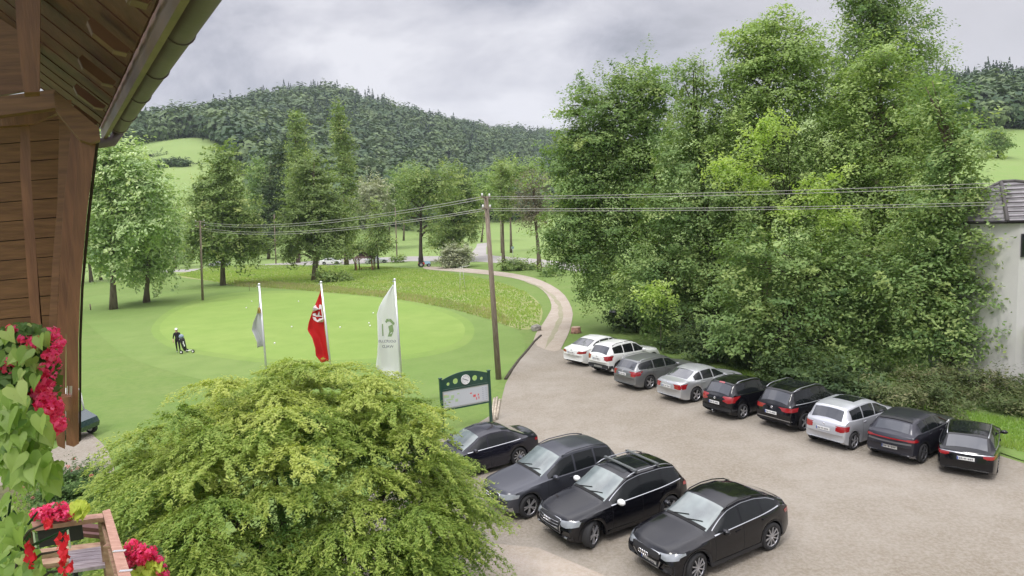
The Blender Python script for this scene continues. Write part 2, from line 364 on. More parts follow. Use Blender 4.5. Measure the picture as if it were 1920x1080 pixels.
# ------------------------------------------------------------------ foliage
def leaf_mesh(name, C, Nn, L, Wd, mat, parent, tint, T=None, quad=True):
    n = len(C); Nn = Nn / np.maximum(np.linalg.norm(Nn, axis=1, keepdims=True), 1e-6)
    if T is None: T = RNG.normal(size=(n, 3))
    t = T - Nn * (T * Nn).sum(1, keepdims=True); t /= np.maximum(np.linalg.norm(t, axis=1, keepdims=True), 1e-6)
    b = np.cross(Nn, t); L = np.broadcast_to(np.asarray(L, float), (n,))[:, None]; Wd = np.broadcast_to(np.asarray(Wd, float), (n,))[:, None]
    V = np.stack([C - t * L / 2, C + b * Wd / 2 - t * L * .08, C + t * L / 2, C - b * Wd / 2 - t * L * .08], 1).reshape(-1, 3)
    return arr_mesh(name, V, np.arange(4 * n).reshape(n, 4), mat, parent, tint)
def sph(n):
    v = RNG.normal(size=(n, 3)); return v / np.linalg.norm(v, axis=1, keepdims=True)
def crown(name, blobs, mat, parent, leaf=.3, dens=1.0, clus=1.0, aspect=.5, flat=.6, hang=0.0, shade=0.0, origin=None):
    """blobs: (centre, (rx, ry, rz)) ellipsoids; leaves gathered in clumps through each volume"""
    Cs, Ns, Ti = [], [], []
    for (c, r_) in blobs:
        c = np.array(c, float); r_ = np.array(r_, float); area = 4 * math.pi * (r_[0] * r_[2] + r_[0] * r_[1] + r_[1] * r_[2]) / 3
        K = max(5, int(area / (clus * clus) * 1.9))
        d = sph(K); rad = RNG.uniform(.45, 1.06, K) ** .6
        cc = c + d * r_ * rad[:, None] + RNG.normal(size=(K, 3)) * clus * .25
        ct = RNG.normal(.5, .20, K)
        per = max(6, int(dens * 3.3 * (clus / leaf) ** 2))
        cs = clus * RNG.uniform(.5, 1.35, K)
        sh = RNG.random(K) < .07; cc[sh & (d[:, 2] > .1)] = (c + d * r_ * RNG.uniform(1.05, 1.3, K)[:, None])[sh & (d[:, 2] > .1)]; cs[sh] *= .6
        out = (d / r_); out /= np.linalg.norm(out, axis=1, keepdims=True)
        oh = out + np.array([0, 0, -.15]); oh[sh] = oh[sh] * .4 + np.array([0, 0, 1.0]); oh /= np.linalg.norm(oh, axis=1, keepdims=True)
        sd = np.cross(oh, np.array([0, 0, 1.0])) + RNG.normal(0, .05, (K, 3)); sd /= np.linalg.norm(sd, axis=1, keepdims=True); upn = np.cross(sd, oh)
        rr_ = np.sqrt(RNG.random((K, per))) * 1.12; th_ = RNG.uniform(0, 6.283, (K, per)); pa = rr_ * np.cos(th_); pb = rr_ * np.sin(th_) * (.72 - .25 * pa); pc = RNG.normal(0, .20 * flat, (K, per)) - (.10 + hang * .35) * pa * np.abs(pa)
        P = cc[:, None, :] + (oh[:, None, :] * pa[..., None] + sd[:, None, :] * pb[..., None] + np.where(upn[:, 2:3] < 0, -upn, upn)[:, None, :] * pc[..., None]) * cs[:, None, None]
        nn = out[:, None, :] * .45 + np.array([0, 0, .75]) + RNG.normal(size=(K, per, 3)) * .34
        Cs.append(P.reshape(-1, 3)); Ns.append(nn.reshape(-1, 3)); Ti.append((ct[:, None] + RNG.normal(0, .07, (K, per))).ravel())
    C = np.concatenate(Cs); Nn = np.concatenate(Ns); ti = np.clip(np.concatenate(Ti), 0, 1)
    if origin is not None: C = C - np.array(origin)
    keep = (C[:, 2] + (origin[2] if origin is not None else 0)) > .12
    C, Nn, ti = C[keep], Nn[keep], ti[keep]
    L = leaf * RNG.uniform(.6, 1.35, len(C))
    T = None
    if hang: T = RNG.normal(size=(len(C), 3)) * .6 + np.array([0, 0, -hang])
    return leaf_mesh(name, C, Nn, L, L * aspect, mat, parent, ti, T)
def trunk(parent, base, top, r0, r1, mat, limbs=(), bend=.25, n=9):
    mb = MB(); base, top = Vector(base), Vector(top); k = 7; pts = []
    for i in range(k):
        t = i / (k - 1); p = base.lerp(top, t)
        if 0 < i: p += Vector((random.uniform(-1, 1), random.uniform(-1, 1), 0)) * bend * r0
        pts.append(p)
    rs = [r0 * (1.35 if i == 0 else 1) * (1 - i / (k - 1)) + r1 * i / (k - 1) for i in range(k)]
    pts[0] = pts[0] - Vector((0, 0, .1)); mb.tube(pts, rs, n)
    for (t, q, rr) in limbs:
        q = Vector(q); a = base.lerp(top, t); mid = a.lerp(q, .45) + Vector((0, 0, (q - a).length * .12)) + Vector([random.uniform(-.05, .05) * (q - a).length for _ in range(3)])
        mb.tube([a, a.lerp(mid, .5) + Vector((0, 0, .05)), mid, q], [rr, rr * .8, rr * .6, rr * .2], 6)
    return mb.build('trunk', mat, parent)
LM = dict(
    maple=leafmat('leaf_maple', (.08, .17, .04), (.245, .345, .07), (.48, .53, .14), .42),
    pale=leafmat('leaf_pale', (0.245, 0.362, 0.174), (0.436, 0.565, 0.273), (0.736, 0.814, 0.471), .3),
    mid=leafmat('leaf_mid', (0.136, 0.218, 0.066), (0.243, 0.337, 0.106), (0.432, 0.492, 0.176), .3),
    midlight=leafmat('leaf_midlight', (.15, .22, .075), (.225, .305, .105), (.33, .40, .16), .35),
    wood=leafmat('leaf_wood', (0.121, 0.211, 0.074), (0.229, 0.337, 0.116), (0.415, 0.495, 0.184), .35),
    woodlight=leafmat('leaf_woodlight', (0.193, 0.292, 0.093), (0.293, 0.407, 0.136), (0.450, 0.547, 0.199), .35),
    lime=leafmat('leaf_lime', (.30, .42, .11), (.42, .55, .16), (.55, .64, .26), .45),
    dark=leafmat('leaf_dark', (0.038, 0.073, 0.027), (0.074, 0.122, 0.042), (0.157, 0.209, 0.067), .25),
    silver=leafmat('leaf_silver', (0.259, 0.292, 0.192), (0.399, 0.429, 0.299), (0.588, 0.585, 0.427), .3),
    russet=leafmat('leaf_russet', (.16, .14, .10), (.24, .21, .15), (.24, .30, .14), .3),
    forest=leafmat('leaf_forest', (0.039, 0.081, 0.035), (0.078, 0.129, 0.048), (0.144, 0.202, 0.077), .15),
    conifer=leafmat('leaf_conifer', (.018, .042, .026), (.032, .062, .034), (.052, .088, .042), .1),
    bankweed=leafmat('leaf_bankweed', (.06, .10, .03), (.115, .15, .05), (.23, .20, .11), .2),
    grassblade=leafmat('leaf_grassblade', (.20, .35, .07), (.32, .44, .12), (.48, .49, .24), .5),
    seedhead=leafmat('leaf_seedhead', (.26, .33, .11), (.38, .38, .19), (.52, .45, .32), .5),
)
# ------------------------------------------------------------------ trees
def px_blobs(bl, D):
    """(column, row, half width, half height, depth offset, depth radius factor) measured on the tree at distance D"""
    out = []
    for b in bl:
        x, y, rx, ry = b[:4]; dd = b[4] if len(b) > 4 else 0; q = b[5] if len(b) > 5 else 1
        s_ = (D + dd) / FPX; c = at(x, y, D + dd); out.append((tuple(c), (rx * s_, rx * s_ * q, ry * s_)))
    return out
def tree(name, label, cat, base_px, D, bl, mat, leaf=.3, dens=1, clus=1, r0=.25, bark='bark', aspect=.5, flat=.6, hang=0, group=None, lean=None, top=None, baseD=None, limbscale=.35):
    """base_px: where the trunk meets the ground; D None = that spot's own distance"""
    if D is None: b = gr(*base_px); D = b.y
    else:
        b = at(base_px[0], 500, baseD or D); b.z = 0
    b.z = hz1(b.x, b.y)
    t = empty(name, b); tag(t, label, cat, group)
    B = px_blobs(bl, D)
    crown('crown', B, LM[mat], t, leaf, dens, clus, aspect, flat, hang, origin=tuple(b))
    hi = max(c[2] + r_[2] for c, r_ in B); cxm = sum(c[0] for c, r_ in B) / len(B)
    tp = Vector(top) - b if top else Vector((cxm - b.x, 0, hi - b.z - (hi - b.z) * .12))
    H = tp.z; limbs = []
    for c, r_ in (B if len(B) < 16 else random.sample(B, 16)):
        q = Vector(c) - b; tt = max(.12, min(.85, (q.z - r_[0] * .8) / H)); limbs.append((tt, q, r0 * limbscale))
        for _ in range(2):
            q2 = q + Vector((random.uniform(-1, 1) * r_[0] * .7, random.uniform(-1, 1) * r_[1] * .7, random.uniform(-.1, .8) * r_[2]))
            limbs.append((min(.9, tt + random.uniform(0, .12)), q2, r0 * limbscale * .6))
    trunk(t, (0, 0, 0), tp, r0, r0 * .12, M[bark], limbs)
    return t
G1 = 'broadleaf trees on the golf course'
# left pair of ash-like trees
tree('ash_tree', 'tall pale green tree with a leaning bare trunk, on the lawn beside the roof post', 'tree', (213, 580), None,
     [(235, 325, 52, 50), (215, 296, 44, 34), (190, 300, 34, 34), (205, 320, 40, 45), (270, 360, 45, 40), (200, 400, 48, 48), (255, 410, 55, 50), (185, 455, 45, 45), (215, 480, 42, 32), (170, 350, 40, 60), (290, 400, 30, 40)],
     'pale', .42, 1.05, 1.5, .36, hang=.9, top=at(205, 330, 75))
tree('ash_tree', 'shorter pale green tree with a low dark skirt of branches, right of the leaning trunk', 'tree', (275, 567), None,
     [(270, 430, 46, 50), (295, 460, 40, 46), (245, 480, 34, 34), (275, 505, 45, 25), (310, 420, 24, 40), (230, 500, 26, 18)],
     'pale', .42, 1.1, 1.4, .34, hang=.8, top=at(280, 430, 80))
tree('tree', 'slim tree trunk in the distance at the left beside the timber post', 'tree', (168, 516), 120, [(150, 430, 40, 50), (175, 450, 26, 26)], 'mid', .5, .8, 2, .3)
tree('tree', 'thin dark tree behind the trunk of the leftmost pale tree', 'tree', (186, 515), 124, [(190, 440, 26, 40)], 'mid', .5, .8, 2, .25)
tree('tree', 'airy small tree with several forked stems under the hillside meadow', 'tree', (328, 497), 150,
     [(325, 395, 26, 28), (350, 420, 26, 30), (310, 420, 20, 26), (340, 450, 26, 16)], 'mid', .45, .45, 1.8, .3, limbscale=.6, group=None)
tree('linden_tree', 'broad dark green tree with twin trunks behind the left power pole', 'tree', (418, 535), None,
     [(420, 305, 23.4, 36.8), (415, 345, 37.8, 36.8), (400, 385, 45.0, 38.6), (440, 390, 40.5, 36.8), (385, 430, 36.0, 35.0), (430, 440, 52.2, 33.1), (470, 440, 23.4, 33.1), (400, 468, 41.4, 20.2), (460, 470, 30.6, 16.6), (365, 460, 14.4, 22.1)],
     'mid', .42, 1.15, 1.6, .34, top=at(418, 290, 102))
tree('linden_tree', 'rounded green tree with one short trunk standing in the tall grass behind the flags', 'tree', (590, 526), None,
     [(578, 315, 29.2, 25.2), (590, 350, 39.6, 30.6), (570, 385, 37.8, 27.0), (615, 385, 34.4, 27.0), (555, 420, 31.0, 23.4), (600, 425, 43.0, 27.0), (640, 430, 25.8, 27.0), (560, 455, 36.1, 16.2), (620, 462, 39.6, 18.0), (540, 478, 15.5, 12.6)],
     'midlight', .40, 1.2, 1.5, .42, flat=.45, top=at(588, 300, 100))
tree('poplar', 'tall slender poplar rising behind the rounded tree, taller of the two columns', 'tree', (650, 470), 135,
     [(634, 215, 10.8, 26.0), (638, 250, 14.4, 32.0), (644, 290, 17.3, 36.0), (650, 335, 17.3, 36.0), (655, 385, 15.8, 36.0), (655, 430, 13.0, 30.0)], 'mid', .45, 1.1, 1.3, .4, flat=1.2, group='column poplars')
tree('poplar', 'lower blunt poplar column behind the gap between the two big lawn trees', 'tree', (560, 470), 150,
     [(556, 232, 13.3, 24.0), (560, 265, 18.7, 34.0), (562, 310, 20.3, 38.0), (560, 360, 20.3, 40.0), (560, 420, 15.6, 40.0)], 'mid', .45, 1, 1.5, .4, flat=1.2, group='column poplars')
tree('conifer', 'dark tall tree between the twin-trunk tree and the rounded tree', 'tree', (505, 478), 170,
     [(508, 345, 18, 35), (510, 390, 26, 40), (505, 435, 28, 32), (530, 300, 20, 30)], 'dark', .6, 1.1, 1.8, .35)
tree('tree', 'grey-green round tree behind the twin-trunk tree', 'tree', (482, 478), 190, [(484, 330, 22, 32), (482, 375, 22, 36), (480, 420, 24, 36)], 'wood', .6, 1, 2, .3)
tree('willow', 'silvery round willow left of the central forked tree', 'tree', (697, 470), 190,
     [(695, 352, 26, 22), (690, 385, 26, 26), (715, 375, 20, 26)], 'silver', .55, 1.1, 2, .3)
tree('tree', 'round tree on the fairway left of the central forked tree', 'tree', (731, 435), 200, [(735, 370, 24, 22), (725, 395, 22, 14), (745, 345, 18, 20)], 'wood', .6, 1.1, 2, .3)
tree('spruce', 'small loose spruce beside the brown-roofed shelter', 'tree', (709, 490), 118,
     [(708, 392, 8, 18), (709, 415, 16, 16), (709, 437, 24, 14), (709, 458, 32, 14), (690, 472, 12, 10)], 'mid', .38, .9, 1.1, .16, bark='darkbark')
tree('small_tree', 'little round tree at the left end of the brown-roofed shelter', 'tree', (666, 492), 118, [(668, 462, 16, 14), (655, 470, 14, 10)], 'mid', .36, 1, 1.1, .12)
tree('small_tree', 'little round tree at the right end of the brown-roofed shelter', 'tree', (700, 493), 116, [(699, 470, 9, 9)], 'mid', .36, 1, 1.0, .1)
tree('forked_tree', 'dark forked tree with black limbs showing through, above the parked tractor', 'tree', (790, 492), 121,
     [(785, 335, 32, 22), (770, 375, 24, 22), (810, 370, 26, 26), (790, 350, 40, 16), (760, 405, 14, 26), (840, 345, 26, 34), (812, 430, 16, 24)],
     'mid', .4, .62, 1.5, .42, bark='darkbark', limbscale=.62, top=at(788, 350, 121))
tree('alder_tree', 'dense green tree right of the forked tree and above the grey bush', 'tree', (850, 486), 132,
     [(855, 345, 24, 36), (870, 380, 28, 36), (840, 400, 26, 34), (875, 425, 24, 32), (845, 445, 26, 24), (885, 400, 16, 26), (822, 460, 16, 16)], 'mid', .42, 1.1, 1.6, .32)
bush_D = gr(850, 502).y
tree('bush', 'large grey-green bush beside the drive behind the metal frame', 'bush', (855, 500), bush_D,
     [(845, 472, 16, 14), (866, 476, 20, 16), (838, 485, 14, 12), (855, 490, 24, 10)], 'silver', .3, 1.5, .9, .1)
tree('larch', 'thin straight tree with a tall bare trunk right behind the near power pole', 'tree', (945, 507), None,
     [(945, 320, 18, 20), (948, 355, 24, 24), (940, 385, 22, 18), (955, 400, 20, 14)], 'midlight', .35, .7, 1.2, .3, top=at(938, 312, 105))
tree('larch', 'half-bare reddish tree with dead side twigs left of the big tree group', 'tree', (1012, 509), None,
     [(1000, 345, 32, 26), (985, 380, 26, 26), (1015, 385, 28, 24), (1000, 410, 30, 16)], 'russet', .3, .42, 1.1, .34, limbscale=.5, top=at(998, 325, 98))
tree('tree', 'bright green tree crown rising behind the thin straight tree', 'tree', (960, 480), 150, [(950, 325, 26, 22), (985, 320, 24, 18), (930, 345, 16, 20)], 'woodlight', .5, 1, 1.8, .3)
tree('tree', 'dark round tree at the upper left edge of the hillside meadow', 'tree', (300, 335), 360, [(300, 308, 18, 20), (288, 315, 14, 14)], 'forest', .9, 1.4, 3, .4)
tree('bush', 'small dark bush alone on the hillside meadow', 'bush', (371, 325), 330, [(371, 315, 8, 9)], 'forest', .8, 1.6, 2, .2)
tree('bush', 'low green bush under the pale left tree by the far road', 'bush', (340, 487), 165, [(340, 480, 20, 8), (322, 478, 12, 8)], 'mid', .5, 1.4, 1.6, .1)
tree('apple_tree', 'small round tree alone on the bright meadow at the upper right', 'tree', (1866, 303), 175,
     [(1868, 252, 16, 13), (1856, 266, 14, 12), (1880, 268, 14, 12), (1868, 275, 20, 10)], 'wood', .45, 1.1, 1.5, .35, bark='darkbark', limbscale=.5)
tree('tree', 'shrubby green tree behind the shelter and left of the far pole', 'tree', (612, 470), 160, [(612, 470, 20, 12), (640, 455, 22, 16)], 'mid', .5, 1.2, 1.8, .2)

for a_ in [('round tree far behind the left end of the road under the hill', (455, 478), 185, [(455, 455, 24, 20)], 'mid'), ('leafy tree behind the forked tree at the foot of the hill', (760, 440), 230, [(765, 330, 26, 22), (755, 365, 20, 20)], 'wood'),
           ('bright leafy tree above the fork of the far road', (905, 425), 215, [(905, 350, 22, 26), (925, 375, 16, 20)], 'woodlight'), ('dark tree at the foot of the hill right of the poplar column', (690, 330), 330, [(690, 318, 24, 18)], 'dark'),
           ('dark round tree right behind the far road fork', (880, 350), 330, [(875, 335, 26, 20)], 'forest')]:
    tree('tree', a_[0], 'tree', a_[1], a_[2], a_[3], a_[4], .6, 1, 2, .3)
for a_ in [('low dark bush at the foot of the rounded lawn tree', (620, 528), [(612, 518, 24, 8), (640, 520, 20, 6)], 'mid'), ('low green hedge between the road and the drive right of the near pole', (975, 506), [(960, 497, 26, 8), (985, 500, 22, 8)], 'mid'),
           ('low shrubs beside the road left of the central forked tree', (752, 492), [(745, 486, 14, 6)], 'mid'), ('dark low bush left of the drive under the half-bare reddish tree', (1020, 518), [(1030, 508, 20, 9)], 'wood')]:
    tree('bush', a_[0], 'bush', a_[1], None, a_[2], a_[3], .35, 1.3, .9, .05)
# the big group on the right, behind the row of parked cars
G2 = None
tree('walnut_tree', 'large dark green tree at the left end of the big group, overhanging the drive', 'tree', (1290, 640), 47,
     [(1130, 200, 55, 55), (1200, 165, 55, 45), (1110, 265, 60, 45), (1180, 270, 70, 60), (1070, 330, 55, 45), (1150, 350, 75, 55), (1080, 410, 55, 50), (1150, 440, 75, 55), (1085, 480, 45, 40), (1140, 530, 60, 45), (1210, 370, 50, 60), (1060, 290, 36, 36), (1225, 215, 40, 50), (1075, 215, 22, 26), (1040, 450, 26, 40)],
     'wood', .22, 1.0, 1.15, .38, bark='darkbark', flat=.55, top=at(1190, 170, 47))
tree('maple_tree', 'mid green spreading tree with low branches drooping over the white parked cars', 'tree', (1345, 655), 41,
     [(1300, 200, 45, 50), (1290, 290, 60, 60), (1250, 400, 60, 50), (1330, 380, 60, 60), (1250, 480, 65, 50), (1200, 540, 50, 40), (1310, 500, 70, 50), (1260, 570, 50, 30), (1370, 470, 50, 60), (1230, 610, 28, 16), (1360, 570, 40, 45), (1300, 135, 22, 26)],
     'wood', .20, 1.05, 1.05, .34, bark='darkbark', flat=.5, hang=.25, top=at(1300, 200, 41))
tree('maple_tree', 'tallest light green tree left of the middle, ragged shoots at its top', 'tree', (1440, 665), 40,
     [(1430, 60, 40, 45), (1470, 110, 60, 50), (1400, 140, 50, 50), (1440, 190, 70, 60), (1380, 250, 60, 60), (1470, 270, 70, 60), (1420, 340, 70, 60), (1490, 370, 60, 60), (1400, 430, 50, 50), (1380, 90, 20, 30), (1510, 85, 28, 40), (1525, 160, 40, 50)],
     'woodlight', .20, 1.0, 1.05, .36, flat=.7, top=at(1440, 60, 40))
tree('poplar', 'very tall dark tree whose crown runs out of the top of the picture', 'tree', (1640, 660), 44,
     [(1640, -40, 50, 50), (1630, 20, 55, 50), (1680, 60, 60, 55), (1610, 95, 50, 55), (1720, 130, 50, 50), (1580, 170, 45, 60), (1740, 190, 30, 40), (1600, -10, 26, 30)],
     'wood', .20, .75, 1.05, .4, flat=.9, top=at(1640, -60, 44))
tree('maple_tree', 'wide light green tree in the middle of the group, grey stems showing through', 'tree', (1660, 650), 38,
     [(1600, 190, 60, 60), (1680, 200, 65, 60), (1640, 130, 50, 40), (1580, 280, 60, 60), (1660, 290, 70, 60), (1730, 270, 55, 60), (1600, 370, 70, 60), (1690, 380, 70, 60), (1560, 450, 60, 60), (1650, 460, 70, 50), (1540, 350, 50, 60), (1720, 460, 50, 50)],
     'woodlight', .20, .95, 1.05, .3, flat=.7, top=at(1650, 120, 38), limbscale=.5)
tree('hazel_tree', 'bushy green tree at the right end of the group beside the grey tiled roof', 'tree', (1790, 660), 30.4,
     [(1770, 230, 45, 45), (1800, 290, 50, 50), (1780, 360, 60, 50, 0, .5), (1815, 390, 48, 48, 0, .5), (1790, 440, 62, 40, 0, .5), (1740, 420, 50, 50), (1760, 500, 65, 50), (1740, 170, 22, 26), (1700, 540, 70, 50), (1760, 580, 60, 50), (1800, 520, 50, 50), (1730, 640, 60, 40), (1800, 620, 50, 50), (1846, 560, 38, 60, -.6, .4), (1850, 470, 32, 50, -.6, .4), (1843, 640, 40, 46, -.6, .4)],
     'wood', .2, .95, .95, .22, flat=.75, top=at(1785, 230, 30.4), limbscale=.5)
tree('thicket_tree', 'dark leafy tree low behind the black parked cars', 'tree', (1420, 690), 33,
     [(1400, 500, 50, 60), (1460, 560, 60, 60), (1540, 580, 60, 60), (1390, 600, 50, 50), (1620, 590, 60, 60), (1500, 500, 60, 50), (1560, 640, 70, 40), (1450, 650, 60, 34), (1660, 640, 50, 40), (1580, 500, 60, 50), (1660, 540, 60, 50), (1700, 480, 50, 50)],
     'wood', .22, .9, 1.0, .2, bark='darkbark', flat=.6)
# yellow-green sprays of an acacia among them
tree('acacia', 'yellow-green acacia sprays glowing in front of the tallest light tree', 'tree', (1480, 660), 33,
     [(1380, 320, 34, 18), (1345, 312, 22, 10), (1420, 345, 20, 22), (1540, 375, 26, 26), (1565, 410, 32, 16), (1510, 350, 16, 14), (1480, 400, 20, 20), (1430, 250, 34, 16), (1455, 225, 20, 14), (1575, 335, 8, 14)],
     'lime', .18, .8, .75, .06, flat=.4, hang=.4, bark='darkbark', baseD=38.5, top=at(1480, 350, 38.5))
tree('acacia', 'small yellow-green acacia spray low in front of the drooping branches', 'tree', (1235, 650), 35,
     [(1235, 545, 26, 12), (1215, 560, 18, 16), (1250, 565, 14, 12)], 'lime', .18, .8, .7, .04, bark='darkbark', baseD=39.5, top=at(1240, 540, 39.5), hang=.6)
# dark undergrowth under the group
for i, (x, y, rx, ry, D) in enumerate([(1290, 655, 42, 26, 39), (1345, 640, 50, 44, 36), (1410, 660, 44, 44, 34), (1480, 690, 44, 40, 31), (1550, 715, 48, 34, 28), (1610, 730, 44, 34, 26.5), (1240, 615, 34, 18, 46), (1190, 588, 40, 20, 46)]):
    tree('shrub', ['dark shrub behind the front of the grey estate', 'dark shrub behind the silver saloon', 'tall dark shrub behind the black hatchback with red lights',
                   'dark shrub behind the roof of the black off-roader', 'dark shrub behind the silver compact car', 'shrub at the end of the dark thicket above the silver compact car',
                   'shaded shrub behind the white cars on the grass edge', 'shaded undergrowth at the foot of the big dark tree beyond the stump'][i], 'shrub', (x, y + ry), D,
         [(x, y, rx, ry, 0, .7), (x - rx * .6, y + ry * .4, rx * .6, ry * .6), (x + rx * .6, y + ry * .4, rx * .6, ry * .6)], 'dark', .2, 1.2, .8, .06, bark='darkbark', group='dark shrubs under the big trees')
# weedy bank right of the thicket
def strew(name, poly_px, n, h, wd, mat, label, z=0, clump=None, kind='stuff', lean=.25):
    P = [gr(*p) for p in poly_px]; xs = [p.x for p in P]; yy = [p.y for p in P]; x = RNG.uniform(min(xs), max(xs), n * 4); y = RNG.uniform(min(yy), max(yy), n * 4)
    ins = np.zeros(len(x), bool); j = len(P) - 1
    for i in range(len(P)):
        c = ((P[i].y > y) != (P[j].y > y)) & (x < (P[j].x - P[i].x) * (y - P[i].y) / (P[j].y - P[i].y + 1e-9) + P[i].x); ins ^= c; j = i
    x, y = x[ins][:n], y[ins][:n]; k = len(x)
    f = np.array([noise.noise(Vector((a * .25, b * .25, 2))) for a, b in zip(x, y)])
    hh = h * RNG.uniform(.5, 1.2, k) * (1 + f * .6); an = RNG.uniform(0, math.pi, k); w = wd * RNG.uniform(.6, 1.4, k)
    dx, dy = np.cos(an) * w / 2, np.sin(an) * w / 2; z0 = np.full(k, z)
    lx, ly = RNG.normal(0, lean, k) * hh, RNG.normal(0, lean, k) * hh
    V = np.stack([np.stack([x - dx, y - dy, z0], -1), np.stack([x + dx, y + dy, z0], -1), np.stack([x + lx + dx * .5, y + ly + dy * .5, z0 + hh * .7], -1), np.stack([x + lx * 1.4 - dx * .2, y + ly * 1.4 - dy * .2, z0 + hh], -1)], 1).reshape(-1, 3)
    ti = np.clip(RNG.normal(.45, .10, k) + f * .4, 0, 1)
    o = arr_mesh(name, V, np.arange(4 * k).reshape(k, 4), LM[mat], None, ti); tag(o, label, 'grass' if 'grass' in name else 'weeds', kind=kind); return o
strew('tall_grass', ROUGH, 60000, .2, .11, 'grassblade', 'tall unmown meadow grass with pinkish seed heads behind the putting green', .02)
strew('seed_grass', [(440, 527), (520, 531), (620, 538), (700, 546), (770, 553), (850, 566), (920, 584), (960, 600), (950, 611), (920, 600), (850, 581), (770, 565), (700, 556), (620, 549), (520, 541), (440, 537)], 16000, .34, .10, 'seedhead', 'band of tan seeding grass along the edge of the mown lawn', .02)
strew('verge_grass', [(1290, 700), (1330, 722), (1500, 765), (1650, 800), (1800, 820), (1960, 860), (2040, 840), (1920, 790), (1650, 750), (1400, 690)], 16000, .16, .05, 'grassblade', 'rough grass strip between the parked cars and the weedy bank', .03)
bl = []
for x in range(1640, 2100, 34): bl += [(x, 742 + (x - 1640) * .09 + random.uniform(-8, 8), 30, 26, random.uniform(-.5, 1.5))]
for x in range(1700, 2100, 40): bl += [(x, 712 + (x - 1700) * .05 + random.uniform(-6, 6), 30, 24, 2.5)]
o = crown('weedy_bank', px_blobs(bl, 25), LM['bankweed'], None, .16, 1.4, .6, .3, 1.0, origin=None)
tag(o, 'brown and green tangle of tall weeds on the bank behind the right-hand cars', 'weeds', kind='stuff')

# the wood on the hills
def forest(name, label, n, region, size, seed, conifer_at):
    rg = np.random.default_rng(seed); V = []; T = []; MI = []
    x0, x1, d0, d1, dens = region
    cnt = 0; Cs = []; Ns = []; Ls = []; Ts = []; Mi = []
    for _ in range(n):
        xc = rg.uniform(x0, x1); D = d0(xc) + (d1(xc) - d0(xc)) * rg.uniform(0, 1) ** .8
        X = (xc - 960) / FPX * D; z = hz1(X, D); con = rg.random() < conifer_at(xc, D)
        r_ = size * (.6 + 1.1 * rg.random() ** 1.6) * (.62 if con else 1); h = r_ * (rg.uniform(3.2, 4.4) if con else rg.uniform(1.5, 2.1))
        k = 110 if con else 150
        s = sph(k); 
        if con:
            t = rg.uniform(0, 1, k) ** .8; rr = r_ * (1 - t) * rg.uniform(.6, 1.05, k); a = rg.uniform(0, 6.283, k)
            p = np.stack([np.cos(a) * rr, np.sin(a) * rr, h * (.12 + .88 * t)], -1); nn = np.stack([np.cos(a), np.sin(a), np.full(k, .6)], -1); L = r_ * .5 * (1.05 - t * .75)
        else:
            b = 1 + .28 * np.sin(s[:, 0] * 5 + cnt) * np.sin(s[:, 1] * 5 + cnt * 2) + .2 * np.sin(s[:, 2] * 7 + cnt)
            p = s * b[:, None] * rg.uniform(.75, 1.02, k)[:, None] * np.array([r_, r_, h * .5]) + np.array([0, 0, h * .55]); nn = s + np.array([0, 0, .5]); L = np.full(k, r_ * .34)
        Cs.append(p + np.array([X, D, z - .5])); Ns.append(nn + rg.normal(size=(k, 3)) * .2); Ls.append(L * rg.uniform(.7, 1.3, k))
        Ts.append(np.clip(rg.normal(.5, .30) + rg.normal(0, .05, k), 0, 1)); Mi.append(np.full(k, int(con))); cnt += 1
    C = np.concatenate(Cs); L = np.concatenate(Ls)
    o = leaf_mesh(name, C, np.concatenate(Ns), L, L * .7, [LM['forest'], LM['conifer']], None, np.concatenate(Ts))
    o.data.polygons.foreach_set('material_index', np.concatenate(Mi).astype(np.int32))
    tag(o, label, 'forest', kind='stuff'); return o
ip = lambda xs, vs: (lambda x: float(np.interp(x, xs, vs)))
forest('hill_forest', 'dark mixed forest covering the round hill behind the golf course', 5200,
       (430, 1120, ip([430, 470, 520, 600, 750, 850, 950, 1100], [430, 330, 250, 235, 250, 290, 330, 360]), ip([430, 600, 750, 950, 1100], [740, 850, 900, 1100, 1300]), 1), 6.3, 3,
       lambda x, D: .6 if D > 740 and x < 760 else (.14 if D > 500 else .05))
forest('meadow_edge_forest', 'row of broad dark trees along the top of the hillside meadow', 900,
       (120, 480, ip([120, 260, 350, 430, 480], [430, 405, 425, 418, 400]), ip([120, 300, 480], [650, 640, 700]), 1), 6.2, 4, lambda x, D: .5 if D > 600 else .06)
forest('right_hill_forest', 'dark forest above the bright meadow at the upper right', 1100,
       (1700, 2000, ip([1700, 2000], [244, 246]), ip([1700, 2000], [430, 410]), 1), 4.6, 5, lambda x, D: .6 if D > 370 else .1)
forest('field_hedge', 'dark hedge crossing the hillside meadow below the small bush', 40, (318, 372, lambda x: 322, lambda x: 327, 1), 1.6, 6, lambda x, D: 0)

